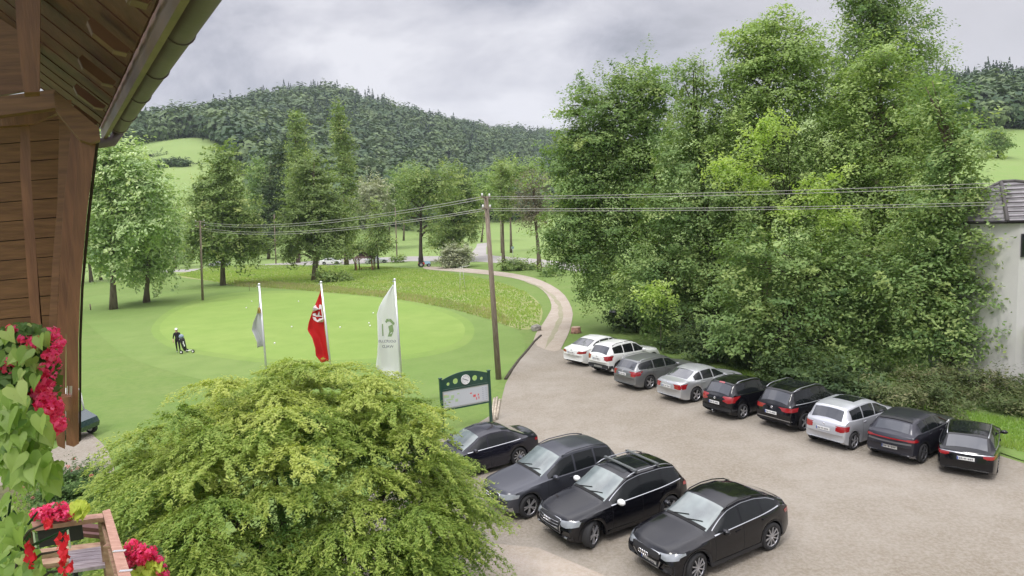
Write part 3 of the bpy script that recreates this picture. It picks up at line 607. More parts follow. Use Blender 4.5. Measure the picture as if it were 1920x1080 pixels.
# ------------------------------------------------------------------ the large maple in front
def big_maple():
    D = 14.0; b = at(560, 500, 14.2); b.z = 0
    t = empty('japanese_maple', b); tag(t, 'huge feathery yellow-green maple filling the lower foreground left of the black cars', 'tree')
    cen = at(560, 900, 13.6); cz = 2.1; RX, RY, RZ = 3.82, 3.5, 3.5
    cen = Vector((cen.x - .16, 13.3, cz))
    pads = []
    rg = np.random.default_rng(21)
    def try_pads(n, lo, hi, md, u0):
        got = []
        for k in range(n):
            u = rg.uniform(u0, 1.0); a = rg.uniform(0, 6.283); s_ = max(0, 1 - abs(u) ** 2.3) ** .5
            if math.sin(a) > .6 and u < .6: continue
            lay = rg.uniform(lo, hi) + .05 * math.sin(3 * a + 2 * u) + .05 * math.sin(5 * a - 6 * u)
            d = Vector((math.cos(a) * s_, math.sin(a) * s_, u))
            p = Vector((cen.x + d.x * RX * lay, cen.y + d.y * RY * lay, cen.z + u * RZ * lay))
            if p.z < .35 or any((p - q[0]).length < md for q in got): continue
            got.append((p, d, lay))
        return got
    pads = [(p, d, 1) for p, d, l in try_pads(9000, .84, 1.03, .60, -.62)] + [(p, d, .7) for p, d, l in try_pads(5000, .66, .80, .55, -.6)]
    C, Nn, T, L, Ti = [], [], [], [], []
    for p, d, lay in pads:
        n = 2100 if lay == 1 else 1100; ps = rg.uniform(.62, 1.0)
        outv = Vector((d.x, d.y, 0)); outv = outv.normalized() if outv.length > .05 else Vector((1, 0, 0)); side = Vector((-outv.y, outv.x, 0))
        steep = 1 - max(0, d.z); droop = .15 + .25 * steep; nf = 30
        fa = rg.uniform(-math.pi, math.pi, nf); fl = ps * (.78 + .30 * np.cos(fa)) * rg.uniform(.65, 1.25, nf); fz = rg.normal(0, .045, nf)
        fi = rg.integers(0, nf, n); s = rg.uniform(0.02, 1, n) ** .7; an = fa[fi] + rg.normal(0, .05, n) * (1 - s * .5)
        dirs = np.cos(an)[:, None] * np.array(outv) + np.sin(an)[:, None] * np.array(side)
        ln = fl[fi]; q = dirs * (s * ln)[:, None]
        q[:, 2] += fz[fi] - droop * (s ** 2) * ln - (q @ np.array(outv)) * .28 * steep + rg.normal(0, .018, n)
        q += rg.normal(0, .018, (n, 3)) - np.array(outv) * ps * .25
        C.append(q + np.array(p)); sd_ = np.where(rg.random(n) < .5, 1, -1)[:, None]
        perp = np.cross(dirs, np.array([0, 0, 1.0]))
        T.append(dirs * .9 + perp * sd_ * .75 + np.array([0, 0, -.25 - droop * .5]) + rg.normal(0, .2, (n, 3)))
        Nn.append(np.array([0, 0, 1.0]) + dirs * .3 + rg.normal(0, .35, (n, 3)))
        L.append(rg.uniform(.05, .10, n)); Ti.append(np.clip(rg.normal(.36 + .34 * d.z if lay == 1 else .1, .13) + s * .16 + rg.normal(0, .10, n), 0, 1))  # inner pads take darker leaves: shade inside the crown put into the tint
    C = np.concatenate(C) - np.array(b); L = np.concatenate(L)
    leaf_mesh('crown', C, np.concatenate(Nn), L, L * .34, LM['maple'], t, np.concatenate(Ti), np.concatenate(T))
    # inner stems
    mb = MB(); c0 = cen - b
    for k in range(9):
        a = k * .7 + random.uniform(-.2, .2); r_ = random.uniform(1.6, 3.2)
        q = Vector((c0.x + math.cos(a) * r_, c0.y + math.sin(a) * r_, random.uniform(1.8, 4.2))); s0 = Vector((c0.x + math.cos(a) * .15, c0.y + math.sin(a) * .15, .1))
        m1 = s0.lerp(q, .35) + Vector((0, 0, .5)); m2 = s0.lerp(q, .7) + Vector((0, 0, .35))
        mb.tube([s0, m1, m2, q], [.11, .08, .05, .02], 7)
        for j in range(4):
            e = m2.lerp(q, random.uniform(0, 1)); mb.tube([e, e + Vector((random.uniform(-.9, .9), random.uniform(-.9, .9), random.uniform(.1, .7)))], [.025, .008], 5)
    mb.tube([(c0.x, c0.y, -.1), (c0.x, c0.y, .4), (c0.x, c0.y + .05, 1.0)], [.26, .22, .16], 10)
    mb.build('trunk', M['darkbark'], t)
big_maple()

hb = MB(); hb.box((0, 880, 145), (5200, 2000, 312)); hz_ = hb.build('haze', None)
hm = bpy.data.materials.new('haze'); hm.use_nodes = True; ht = hm.node_tree; ht.nodes.clear(); ho = N(ht, 'ShaderNodeOutputMaterial'); hv = N(ht, 'ShaderNodeVolumePrincipled')
hv.inputs['Color'].default_value = (.80, .88, 1, 1); hv.inputs['Density'].default_value = .00015; ht.links.new(hv.outputs[0], ho.inputs['Volume']); hz_.data.materials.append(hm)
tag(hz_, 'thin bluish haze over the valley', 'haze', kind='stuff')
# ------------------------------------------------------------------ vehicles
def lin(xs, pts):
    return np.interp(xs, [p[0] for p in pts], [p[1] for p in pts])
def smooth_prof(pts, n=6):
    """monotone-ish smoothing of a profile by corner rounding"""
    out = [pts[0]]
    for i in range(1, len(pts) - 1):
        a, b, c = pts[i - 1], pts[i], pts[i + 1]
        for t in (-.28, -.1, .1, .28):
            if t < 0: q = (b[0] + (a[0] - b[0]) * -t, b[1] + (a[1] - b[1]) * -t)
            else: q = (b[0] + (c[0] - b[0]) * t, b[1] + (c[1] - b[1]) * t)
            if abs(t) == .1: q = (q[0] * .75 + b[0] * .25 * 1, q[1] * .75 + b[1] * .25); q = (q[0], q[1] - .004 if False else q[1])
            out.append(q)
    out.append(pts[-1]); return out
LIGHTM = dict(head=prin('headlamp', (.26, .28, .30), .12, coat=1, coat_r=.02), tail=prin('taillamp', (.30, .010, .014), .15, coat=1, coat_r=.02),
              clear=prin('lampclear', (.62, .5, .5), .15, coat=1), plate=prin('plate', (.72, .72, .70), .45), platemark=prin('platemark', (.16, .16, .18), .5),
              plateblue=prin('plateblue', (.03, .08, .35), .5), trim=prin('cartrim', (.018, .018, .02), .6), gap=prin('gap', (.006, .006, .006), .8),
              rim=prin('rimsilver', (.52, .52, .54), .32, metal=.7), rimd=prin('rimdark', (.2, .2, .21), .35, metal=.7), satin=prin('satin', (.42, .43, .45), .3, metal=.9))
def paint(name, col, rough=.12, metal=0): return prin(name, col, rough, metal, spec=.3, coat=.4, coat_r=.02)
PAINT = dict(black=paint('paint_black', (.004, .004, .006)), deepblue=paint('paint_deepblue', (.012, .012, .019)), grey=paint('paint_grey', (.055, .058, .07), .3, .3),
             white=paint('paint_white', (.72, .73, .70)), silver=paint('paint_silver', (.50, .51, .52), .34, .55), estategrey=paint('paint_estategrey', (.20, .205, .205), .34, .55),
             graphite=paint('paint_graphite', (.030, .030, .040), .32, .35), mpvsilver=paint('paint_mpvsilver', (.52, .53, .56), .34, .5))
class Car:
    def __init__(s, name, label, cat, P, paintm):
        s.P = P; s.t = empty(name); tag(s.t, label, cat, P.get('group')); s.paint = PAINT[paintm]; s.mats = P
        L, W = P['L'], P['W']; s.L, s.W = L, W
        s.xf = P['fo']; s.xr = P['fo'] + P['wb']; s.rw = P.get('rw', .33); s.ra = s.rw + P.get('agap', .055)
        s.top = smooth_prof(P['top']); s.belt = P['belt']; s.xc, s.xh, s.xhr, s.xb = P['keys']  # cowl, header, rear header, rear glass base
        s.build_body()
    def w(s, x):
        L = s.L; u = (x - L * .5) / (L * .5)
        e = np.where(u < 0, s.P.get('nf', .13), s.P.get('nr', .14))
        return s.W / 2 * (1 - e * np.abs(u) ** 4.5 - .015 * u * u)
    def zt(s, x): return np.interp(x, [p[0] for p in s.top], [p[1] for p in s.top])
    def zs(s, x): return np.interp(x, [p[0] for p in s.belt], [p[1] for p in s.belt])
    def roofy(s, x): return s.w(x) - s.P.get('tumble', .24)
    def ring(s, x):
        w = float(s.w(x)); zt = float(s.zt(x)); zb0 = s.P.get('clear', .2)
        e = min(x, s.L - x); zb = zb0 + .15 * max(0, 1 - e / .45) ** 2
        for xw in (s.xf, s.xr):
            dx = abs(x - xw)
            if dx < s.ra: zb = max(zb, s.rw + math.sqrt(max(0, s.ra ** 2 - dx * dx)))
        zs = min(float(s.zs(x)), zt - .035); tc = max(0, min(1, (zt - float(s.zs(x)) - .02) / .36)); tc = tc * tc * (3 - 2 * tc)
        yg = w - .055 - .03 * (1 - tc); yr = (w * .80) * (1 - tc) + float(s.roofy(x)) * tc
        ze = zt - (.028 + .035 * tc)
        zg = zs + .012 + (0 if tc > 0 else 0); zg = min(zg, ze)
        fx = .012 * (1 - min(1, e / .2))
        pts = [(w - .14, zb + .0), (w - .02, zb + .012), (w, zb + (zs - zb) * .25), (w + .004, zb + (zs - zb) * .55), (w - .008, zb + (zs - zb) * .82), (w - .035, zs), (yg, zg),
               ((yg * .5 + yr * .5) + .018 * tc, (zg + ze) / 2), (yr, ze), (yr - .07, ze + (zt - ze) * .5), (yr * .5, zt - (zt - ze) * .14), (0, zt)]
        # nose and tail bow in plan: corners sit further back
        out = []
        for y, z in pts:
            k = (y / (s.W / 2)) ** 2
            xx = x + s.P.get('bf', .24) * k * max(0, 1 - x / .9) ** 2 - s.P.get('br', .20) * k * max(0, 1 - (s.L - x) / .7) ** 2
            out.append((-(xx), y, z))
        return out
    def build_body(s):
        xs = set(np.linspace(.0, s.L, 34).tolist()) | {.03, .08, .15, s.L - .03, s.L - .07, s.L - .13}
        for p in s.top: xs.add(p[0])
        for xw in (s.xf, s.xr):
            for f in (-1.0, -.995, -.95, -.85, -.7, -.5, -.25, 0, .25, .5, .7, .85, .95, .995, 1.0): xs.add(xw + f * s.ra)
        xs = sorted(x for x in xs if 0 <= x <= s.L); q = [xs[0]]
        for x in xs[1:]:
            if x - q[-1] > .0015: q.append(x)
        bm = bmesh.new(); rows = []
        for x in q:
            r_ = s.ring(x); left = [bm.verts.new(p) for p in r_]; right = [bm.verts.new((p[0], -p[1], p[2])) for p in r_[:-1]]
            rows.append(left + right[::-1])
        n = len(rows[0])
        for a, b in zip(rows, rows[1:]):
            for k in range(n - 1):
                f = bm.faces.new((a[k], a[k + 1], b[k + 1], b[k])); f.smooth = True
        for rr, flip in ((rows[0], 1), (rows[-1], 0)):
            # close nose / tail with horizontal strips left to right
            for k in range(11):
                a, b, c, d = rr[k], rr[k + 1], rr[n - 2 - k], rr[n - 1 - k]
                try: bm.faces.new([v for i, v in enumerate((a, b, c, d)) if v not in (a, b, c, d)[:i]])
                except ValueError: pass
        bmesh.ops.recalc_face_normals(bm, faces=bm.faces[:])
        s.bvh = BVHTree.FromBMesh(bm)
        me = bpy.data.meshes.new('body'); bm.to_mesh(me); bm.free()
        me.polygons.foreach_set('use_smooth', [True] * len(me.polygons)); me.set_sharp_from_angle(angle=R(32))
        s.body = link(me, 'body', s.paint, s.t)
        mb = MB(); c = s.P.get('clear', .2)
        mb.box((-s.L / 2, 0, c + .28), (s.L - .5, s.W - .56, .5)); mb.build('underbody', LIGHTM['gap'], s.t)
    def cast(s, o, d):
        h, n_, i, dist = s.bvh.ray_cast(Vector(o), Vector(d))
        return (h, n_) if h is not None else (None, None)
    def decal(s, name, strip, view, mat, parent=None, off=.006, step=.05, side=1, label=None):
        """strip: [(a, lo, hi)...]; view: side (a=x from nose, lo/hi=z), front/rear (a=y, z), top (a=x, lo/hi=y)"""
        A = [p[0] for p in strip]; n = max(2, int(abs(A[-1] - A[0]) / step) + 2)
        aa = sorted(set(np.linspace(A[0], A[-1], n).tolist()) | set(A)); mh = max(abs(p[2] - p[1]) for p in strip); k = max(2, int(mh / step) + 2)
        bm = bmesh.new(); rows = []
        for a in aa:
            lo = np.interp(a, A, [p[1] for p in strip]); hi = np.interp(a, A, [p[2] for p in strip]); row = []
            for j in range(k):
                b = lo + (hi - lo) * j / (k - 1)
                if view == 'side': o, d = (-a, side * 3, b), (0, -side, 0)
                elif view == 'front': o, d = (2, a, b), (-1, 0, 0)
                elif view == 'rear': o, d = (-s.L - 2, a, b), (1, 0, 0)
                else: o, d = (-a, b, 4), (0, 0, -1)
                h, nn = s.cast(o, d)
                if h is None:
                    c = {'side': Vector((-a, side * s.W / 2, b)), 'front': Vector((0, a, b)), 'rear': Vector((-s.L, a, b)), 'top': Vector((-a, b, 1.3))}[view]
                    h, nn, _, _ = s.bvh.find_nearest(c)
                if nn.dot(-Vector(d)) < 0: nn = -nn
                dirv = (nn - Vector(d)).normalized()
                row.append(bm.verts.new(h + dirv * off))
            rows.append(row)
        for a, b in zip(rows, rows[1:]):
            for j in range(k - 1):
                f = bm.faces.new((a[j], a[j + 1], b[j + 1], b[j])); f.smooth = True
        me = bpy.data.meshes.new(name); bm.to_mesh(me); bm.free(); o = link(me, name, mat, parent or s.t)
        if label: o['label'] = label
        return o
    def glass(s, pillars, chrome=False, x0=None, x1=None, tint='glass', privacy=None, screen='screen', rear='rearglass', rear_w=.92, qlow=.03):
        P = s.P; xs = np.linspace(s.xc, s.L - .02, 80)
        # side windows
        lo = lambda x: float(s.zs(x)) + qlow; hi = lambda x: float(s.zt(x)) - .105
        X0 = (x0 or s.xc + .25); X1 = (x1 or s.xb - .18)
        rng = []; cur = X0
        for p in pillars: rng.append((cur, p - .035)); cur = p + .035
        rng.append((cur, X1))
        for side in (1, -1):
            for a, b in rng:
                st = [(x, lo(x), max(lo(x) + .004, hi(x))) for x in np.linspace(a, b, 10)]
                s.decal('side_window', st, 'side', M[tint], side=side, step=.07)
            if chrome:
                xx = np.linspace(X0 - .06, X1 + .05, 24)
                s.decal('window_trim', [(x, lo(x) - .026, lo(x) - .008) for x in xx], 'side', LIGHTM['satin'], side=side, step=.1, off=.012)
                if chrome == 2:
                    s.decal('window_trim', [(x, max(lo(x), hi(x) + .004), max(lo(x) + .02, hi(x) + .02)) for x in xx], 'side', LIGHTM['satin'], side=side, step=.1, off=.012)
        yr = lambda x: float(s.roofy(x))
        st = []
        for x in np.linspace(s.xc + .06, s.xh - .02, 8):
            t = (x - s.xc) / (s.xh - s.xc); y = (s.w(x) * .80) * (1 - t) + (yr(x) - .03) * t - .02; st.append((x, -y, y))
        s.decal('windscreen', st, 'top', M[screen], step=.06, off=.007)
        z_ = s.xc + .075; y_ = float(s.w(s.xc)) * .72
        s.decal('windscreen_edge', [(z_ - .03, -y_, y_), (z_ + .045, -y_, y_)], 'top', LIGHTM['gap'], off=.011)
        for q0, q1 in ((.62, .05), (-.02, -.60)):
            mb = MB(); pts = []
            for k_ in range(6):
                y = (q0 + (q1 - q0) * k_ / 5) * y_ * 1.1; x = s.xc + .10 + .12 * (1 - k_ / 5); h_, n_ = s.cast((-x, y, 4), (0, 0, -1)); pts.append(h_ + Vector((0, 0, .022)))
            mb.tube(pts, .011, 5); mb.build('wiper', LIGHTM['gap'], s.t)
        st = []
        for x in np.linspace(s.xhr + .05, s.xb - .03, 10):
            t = (x - s.xhr) / (s.xb - s.xhr); y = ((yr(x) - .02) * (1 - t) + (s.w(x) * .80) * t) * rear_w; st.append((x, -y, y))
        s.decal('rear_window', st, 'top', M[rear], step=.05, off=.007)
    def plate(s, where, z, y=0, w=.52, h=.115):
        st = [(y - w / 2, z - h / 2, z + h / 2), (y + w / 2, z - h / 2, z + h / 2)]
        # a flat plate standing on the bumper
        o, d = ((2, y, z), (-1, 0, 0)) if where == 'front' else ((-s.L - 2, y, z), (1, 0, 0))
        h_, n_ = s.cast(o, d); sg = 1 if where == 'front' else -1; x = h_.x + sg * .02
        mb = MB(); mb.box((x, y, z), (.02, w, h)); p = mb.build('number_plate', LIGHTM['plate'], s.t)
        mb = MB(); mb.box((x + sg * .0115, y - sg * (w / 2 - .022), z), (.003, .04, h - .01)); mb.build('plate_band', LIGHTM['plateblue'], p)
        mb = MB(); yy = w / 2 - .085
        for i, k in enumerate((.04, .03, 0, .035, 0, .03, .032, .03)):
            if k: mb.box((x + sg * .0115, y - sg * (yy - .0), z + random.uniform(-.004, .004)), (.003, k, h * .5))
            yy -= .052
        mb.box((x + sg * .0105, y + sg * .02, z), (.002, w - .13, .012)); mb.build('plate_characters', LIGHTM['platemark'], p)
    def wheels(s, style='multi', steer=0, rim='rim'):
        for nm, x, front in (('front', s.xf, 1), ('rear', s.xr, 0)):
            for side in (1, -1):
                r_ = s.rw; tw = .225; y = side * (float(s.w(x)) - tw / 2 - .012)
                mb = MB(); prof = [(r_ * .68, -tw * .5), (r_ * .9, -tw * .52), (r_ * .985, -tw * .42), (r_, -tw * .25), (r_, tw * .25), (r_ * .985, tw * .42), (r_ * .9, tw * .52), (r_ * .68, tw * .5)]
                n = 32; rings = []
                for k in range(n):
                    a = 2 * math.pi * k / n; rings.append([mb.bm.verts.new((q * math.cos(a), v, q * math.sin(a))) for q, v in prof])
                for k in range(n):
                    A_, B_ = rings[k], rings[(k + 1) % n]
                    for j in range(len(prof)):
                        f = mb.bm.faces.new((A_[j], A_[(j + 1) % len(prof)], B_[(j + 1) % len(prof)], B_[j])); f.smooth = True
                wh = mb.build('wheel', M['tyre'], s.t); wh.location = (-x, y, r_)
                if front and steer: wh.rotation_euler = (0, 0, R(steer))
                mb = MB(); ro = r_ * .70
                # rim ring, hub and spokes (outer side)
                sy = side
                mb.tube([(ro * math.cos(2 * math.pi * k / 28), sy * tw * .42, ro * math.sin(2 * math.pi * k / 28)) for k in range(29)], .016, 6)
                mb.tube([(0, sy * tw * .22, 0), (0, sy * tw * .44, 0)], [.062, .055], 12)
                ns = {'five': 5, 'multi': 10, 'twin': 5, 'seven': 7}[style]
                for k in range(ns):
                    a = 2 * math.pi * k / ns
                    for da in ((-.16, .16) if style in ('twin', 'multi') else (0,)):
                        if style == 'multi' and da > 0: continue
                        w_ = .052 if style == 'five' else (.03 if style == 'twin' else .026)
                        p = Vector((.04 * math.cos(a + da * .3), sy * tw * .42, .04 * math.sin(a + da * .3))); q = Vector((ro * math.cos(a + da), sy * tw * .46, ro * math.sin(a + da)))
                        mb.beam(p, q, w_, .03, up=Vector((0, 1, 0)))
                rm = mb.build('rim', LIGHTM[rim], wh, smooth=40)
                mb = MB(); mb.tube([(0, sy * tw * .05, 0), (0, sy * tw * .12, 0)], ro, 24); mb.build('brake_disc', LIGHTM['gap'], wh)
    def mirrors(s, mat=None, x=None, z=None, size=1.0):
        x = x or s.xc + .42; z = z or float(s.zs(x)) + .07
        for side in (1, -1):
            mb = MB(); y = side * (float(s.w(x)) + .09)
            mb.ball((-x, y, z + .02), (.085 * size, .12 * size, .075 * size), 12, 8); mb.beam((-x, side * (float(s.w(x)) - .06), z - .03), (-x, y, z - .02), .05, .03)
            mb.build('mirror', mat or s.paint, s.t)
    def seams(s, xs, bottom=None):
        for side in (1, -1):
            for x in xs:
                z0 = (bottom or s.P.get('clear', .2) + .09); z1 = float(s.zs(x)) - .01
                s.decal('door_gap', [(x - .005, z0, z1), (x + .005, z0, z1)], 'side', LIGHTM['gap'], side=side, step=.1, off=.003)
    def handles(s, xs, z=None, mat=None):
        for side in (1, -1):
            for x in xs:
                zz = z or float(s.zs(x)) - .10; h, n_ = s.cast((-x, side * 3, zz), (0, -side, 0)); mb = MB(); mb.box((-x, h.y + side * .012, zz), (.17, .03, .028)); mb.build('door_handle', mat or s.paint, s.t)
    def cladding(s, mat, h=.10):
        mm = mat; c = s.P.get('clear', .2)
        for side in (1, -1):
            s.decal('side_sill', [(s.xf + s.ra + .0, c + .015, c + h + .03), (s.xr - s.ra, c + .015, c + h + .03)], 'side', mm, side=side, off=.01, step=.1)
            for xw in (s.xf, s.xr):
                st = []; r0, r1 = s.ra + .004, s.ra + .05
                for dx in np.linspace(-r1, r1, 23):
                    z0 = s.rw + math.sqrt(max(0, r0 * r0 - dx * dx)) if abs(dx) < r0 else c + .06; z1 = s.rw + math.sqrt(max(.0001, r1 * r1 - dx * dx))
                    st.append((xw + dx, min(z0, z1 - .002), z1))
                st = [p for p in st if .03 < p[0] < s.L - .03]
                s.decal('wheel_arch', st, 'side', mm, side=side, off=.012, step=.05)
    def rails(s, mat, a, b, inset=.02, hgt=.05):
        for side in (1, -1):
            mb = MB(); pts = []
            for i, x in enumerate(np.linspace(a, b, 9)):
                y = side * (float(s.roofy(x)) - inset); z = float(s.zt(x)) - .035 + (hgt if 0 < i < 8 else .0); pts.append((-x, y, z))
            mb.tube(pts, .017, 6); mb.build('roof_rail', mat, s.t)
    def put(s, wheel, P, az, k=1.0):
        """wheel: which contact patch ('RR','RL','FR','FL', outer edge) stands on world point P; az: heading clockwise from +Y"""
        x = -(s.xf if wheel[0] == 'F' else s.xr); y = (1 if wheel[1] == 'L' else -1) * float(s.w(-x)); rz = R(90 - az); c, n = math.cos(rz), math.sin(rz)
        s.t.rotation_euler = (0, 0, rz); s.t.location = (P[0] - k * (c * x - n * y), P[1] - k * (n * x + c * y), .03); s.t.scale = (k, k, k)
def rings_badge(c, where, z, r=.052, front=True):
    h, _ = c.cast((2, .0, z), (-1, 0, 0)); mb = MB()
    for i in range(4):
        y = (i - 1.5) * r * 1.5
        mb.tube([(h.x + .045, y + r * math.cos(a), z + r * math.sin(a)) for a in np.linspace(0, 2 * math.pi, 17)], .009, 6)
    return mb.build('emblem', M['chrome'], c.t)
def disc_badge(c, z, r=.045, kind='ring'):
    h, _ = c.cast((-c.L - 2, 0, z), (1, 0, 0)); mb = MB(); x = h.x - .014
    mb.tube([(x, r * math.cos(a), z + r * math.sin(a)) for a in np.linspace(0, 2 * math.pi, 17)], .008, 6)
    if kind == 'star':
        for k in range(3):
            a = math.pi / 2 + k * 2 * math.pi / 3; mb.beam((x, 0, z), (x, r * math.cos(a), z + r * math.sin(a)), .012, .01, up=Vector((1, 0, 0)))
    elif kind == 'bar':
        mb.beam((x, -r, z), (x, r, z), .012, .014, up=Vector((1, 0, 0)))
    elif kind == 'dot': mb.ball((x, 0, z), (.006, r * .6, r * .8), 8, 6)
    return mb.build('emblem', M['chrome'], c.t)
def grille(c, z0, z1, wt, wb, frame=True, mesh=True, bars=0):
    mid = z0 + (z1 - z0) * .5; st = [(-wt, mid, z1 - .03), (-wb, z0, z1), (wb, z0, z1), (wt, mid, z1 - .03)] if wb < wt else [(-wb, z0, z1), (wb, z0, z1)]
    g = c.decal('grille', st, 'front', LIGHTM['trim'], off=.014, step=.06)
    h, _ = c.cast((2, 0, (z0 + z1) / 2), (-1, 0, 0))
    P2 = [(-wb, z0), (wb, z0), (wt, mid + .02), (wt * .92, z1), (-wt * .92, z1), (-wt, mid + .02), (-wb, z0)]
    if frame:
        mb = MB(); pts = []
        for (y, z) in P2:
            hh, n_ = c.cast((2, y, z), (-1, 0, 0)); pts.append(((hh.x if hh else h.x) + .022, y, z))
        mb.tube(pts, .016, 6); mb.build('grille_frame', LIGHTM['satin'], g)
    mb = MB()
    for k in range(bars):
        z = z0 + (z1 - z0) * (k + .8) / (bars + .6); pts = []
        for y in np.linspace(-wt * .88, wt * .88, 7):
            hh, n_ = c.cast((2, y, z), (-1, 0, 0)); pts.append(((hh.x if hh else h.x) + .026, y, z))
        mb.tube(pts, .008, 5)
    if bars: mb.build('grille_bars', LIGHTM['satin'], g)
    else: mb.bm.free()
def sym(c, name, st, view, mat, **k):
    """the same patch on both sides: a < 0 and a > 0 (front/rear) or both flanks (side)"""
    if view == 'side':
        for side in (1, -1): c.decal(name, st, 'side', mat, side=side, **k)
    else:
        c.decal(name, st, view, mat, **k); c.decal(name, [(-a, l, h) for a, l, h in st][::-1], view, mat, **k)

# ---- shapes: distances from the nose, heights above the ground
SUV5 = dict(L=4.64, W=1.90, fo=.88, wb=2.81, clear=.24, rw=.365, agap=.05, tumble=.25,
            top=[(0, .62), (.05, .80), (.2, .905), (.7, 1.0), (1.36, 1.10), (2.22, 1.585), (2.7, 1.655), (3.5, 1.65), (4.08, 1.56), (4.46, 1.13), (4.58, .98), (4.64, .72)],
            belt=[(0, .62), (.3, .84), (1.0, .95), (1.6, 1.005), (3.4, 1.06), (4.2, 1.12), (4.64, .95)], keys=(1.36, 2.22, 4.08, 4.46))
group_f = 'black and dark grey cars parked in the front row'
# nearest: sportback off-roader
c = Car('parked_car', 'glossy black coupe-backed off-roader nearest the camera, with ten-spoke wheels and a chrome grille frame', 'car',
        dict(L=4.50, W=1.86, fo=.90, wb=2.68, clear=.235, rw=.365, agap=.05, tumble=.26,
             top=[(0, .62), (.05, .78), (.2, .89), (.7, .985), (1.32, 1.07), (2.12, 1.50), (2.6, 1.567), (3.1, 1.545), (3.6, 1.44), (4.18, 1.20), (4.40, 1.12), (4.46, .98), (4.50, .72)],
             belt=[(0, .62), (.3, .82), (1.0, .93), (1.6, .985), (3.2, 1.045), (4.0, 1.11), (4.5, .95)], keys=(1.32, 2.12, 3.5, 4.18), group=group_f), 'black')
F4 = c; c.glass([2.45, 3.22], chrome=2, x1=3.82); c.wheels('multi', 8, 'rim'); c.mirrors(); c.seams([1.5, 2.5, 3.42]); c.handles([2.3, 3.28]); c.cladding(LIGHTM['trim'])
grille(c, .36, .79, .47, .34, bars=0); sym(c, 'headlamp', [(.50, .70, .775), (.62, .665, .80), (.84, .70, .83)], 'front', LIGHTM['head'], off=.012, step=.04)
sym(c, 'headlamp', [(.12, .70, .80), (.35, .74, .83), (.55, .79, .84)], 'side', LIGHTM['head'], off=.008, step=.04)
sym(c, 'air_intake', [(.52, .36, .48), (.82, .38, .58)], 'front', LIGHTM['trim'], off=.01)
sym(c, 'tail_lamp', [(4.10, .93, .96), (4.30, .86, .97), (4.44, .85, .98)], 'side', LIGHTM['tail'], off=.01, step=.05); c.decal('tail_lamp', [(-.85, .86, .96), (-.45, .88, .95)], 'rear', LIGHTM['tail'], off=.01); c.decal('tail_lamp', [(.45, .88, .95), (.85, .86, .96)], 'rear', LIGHTM['tail'], off=.01)
c.plate('front', .42); rings_badge(c, 'front', .68); c.rails(c.paint, 2.0, 3.7, hgt=.03)
F4.put('RL', gr(1449, 1034), 240, .96)
# with roof bars
c = Car('parked_car', 'black estate-backed off-roader with silver roof bars and white mirror caps, second in the front row', 'car', dict(SUV5, group=group_f), 'black')
F3 = c; c.glass([2.62, 3.42], chrome=2, x1=4.12); c.wheels('twin', 27, 'rim'); c.mirrors(M['whiteplastic'], size=1.15); c.seams([1.56, 2.64, 3.5]); c.handles([2.45, 3.32]); c.cladding(c.paint)
grille(c, .42, .84, .50, .40, bars=5); sym(c, 'headlamp', [(.54, .70, .80), (.7, .68, .83), (.88, .71, .83)], 'front', LIGHTM['head'], off=.012, step=.04)
sym(c, 'headlamp', [(.10, .70, .82), (.3, .75, .85), (.48, .80, .86)], 'side', LIGHTM['head'], off=.008, step=.04)
sym(c, 'air_intake', [(.5, .30, .40), (.84, .34, .46)], 'front', LIGHTM['trim'], off=.01); sym(c, 'fog_lamp', [(.62, .36, .42), (.72, .36, .42)], 'front', LIGHTM['satin'], off=.02)
sym(c, 'tail_lamp', [(4.26, .93, 1.0), (4.46, .88, 1.04), (4.58, .88, 1.0)], 'side', LIGHTM['tail'], off=.01, step=.05)
c.plate('front', .55); rings_badge(c, 'front', .75); c.rails(LIGHTM['satin'], 2.25, 4.0, hgt=.045)
for x in (2.62, 3.45):
    mb = MB(); z = float(c.zt(x)) + .055; y = float(c.roofy(x)) + .02
    mb.box((-x, 0, z), (.085, 2 * y, .03)); [mb.box((-x, q * (y - .06), z - .045), (.10, .07, .07)) for q in (1, -1)]; mb.build('roof_bar', LIGHTM['satin'], c.t)
c.decal('sunroof', [(2.38, -.42, .42), (3.35, -.42, .42)], 'top', M['glass'], off=.006)
F3.put('FL', gr(1114, 1030), 240, .95)
c = Car('parked_car', 'dark grey estate-backed off-roader half behind the maple, third in the front row', 'car', dict(SUV5, group=group_f), 'grey')
F2 = c; c.glass([2.62, 3.42], chrome=0, x1=4.12); c.wheels('twin', 10, 'rim'); c.mirrors(); c.seams([1.56, 2.64, 3.5]); c.handles([2.45, 3.32]); c.cladding(c.paint)
grille(c, .40, .80, .52, .42, bars=0); sym(c, 'headlamp', [(.56, .70, .78), (.74, .68, .81), (.9, .71, .81)], 'front', LIGHTM['head'], off=.012, step=.04)
sym(c, 'headlamp', [(.10, .70, .80), (.3, .75, .83), (.44, .79, .84)], 'side', LIGHTM['head'], off=.008, step=.04)
sym(c, 'air_intake', [(.5, .30, .42), (.86, .34, .46)], 'front', LIGHTM['satin'], off=.01)
sym(c, 'tail_lamp', [(4.26, .93, 1.0), (4.46, .88, 1.04), (4.58, .88, 1.0)], 'side', LIGHTM['tail'], off=.01, step=.05)
c.plate('front', .5); rings_badge(c, 'front', .70); c.rails(c.paint, 2.25, 4.0, hgt=.03)
F2.put('FL', gr(995, 974), 240, .95)
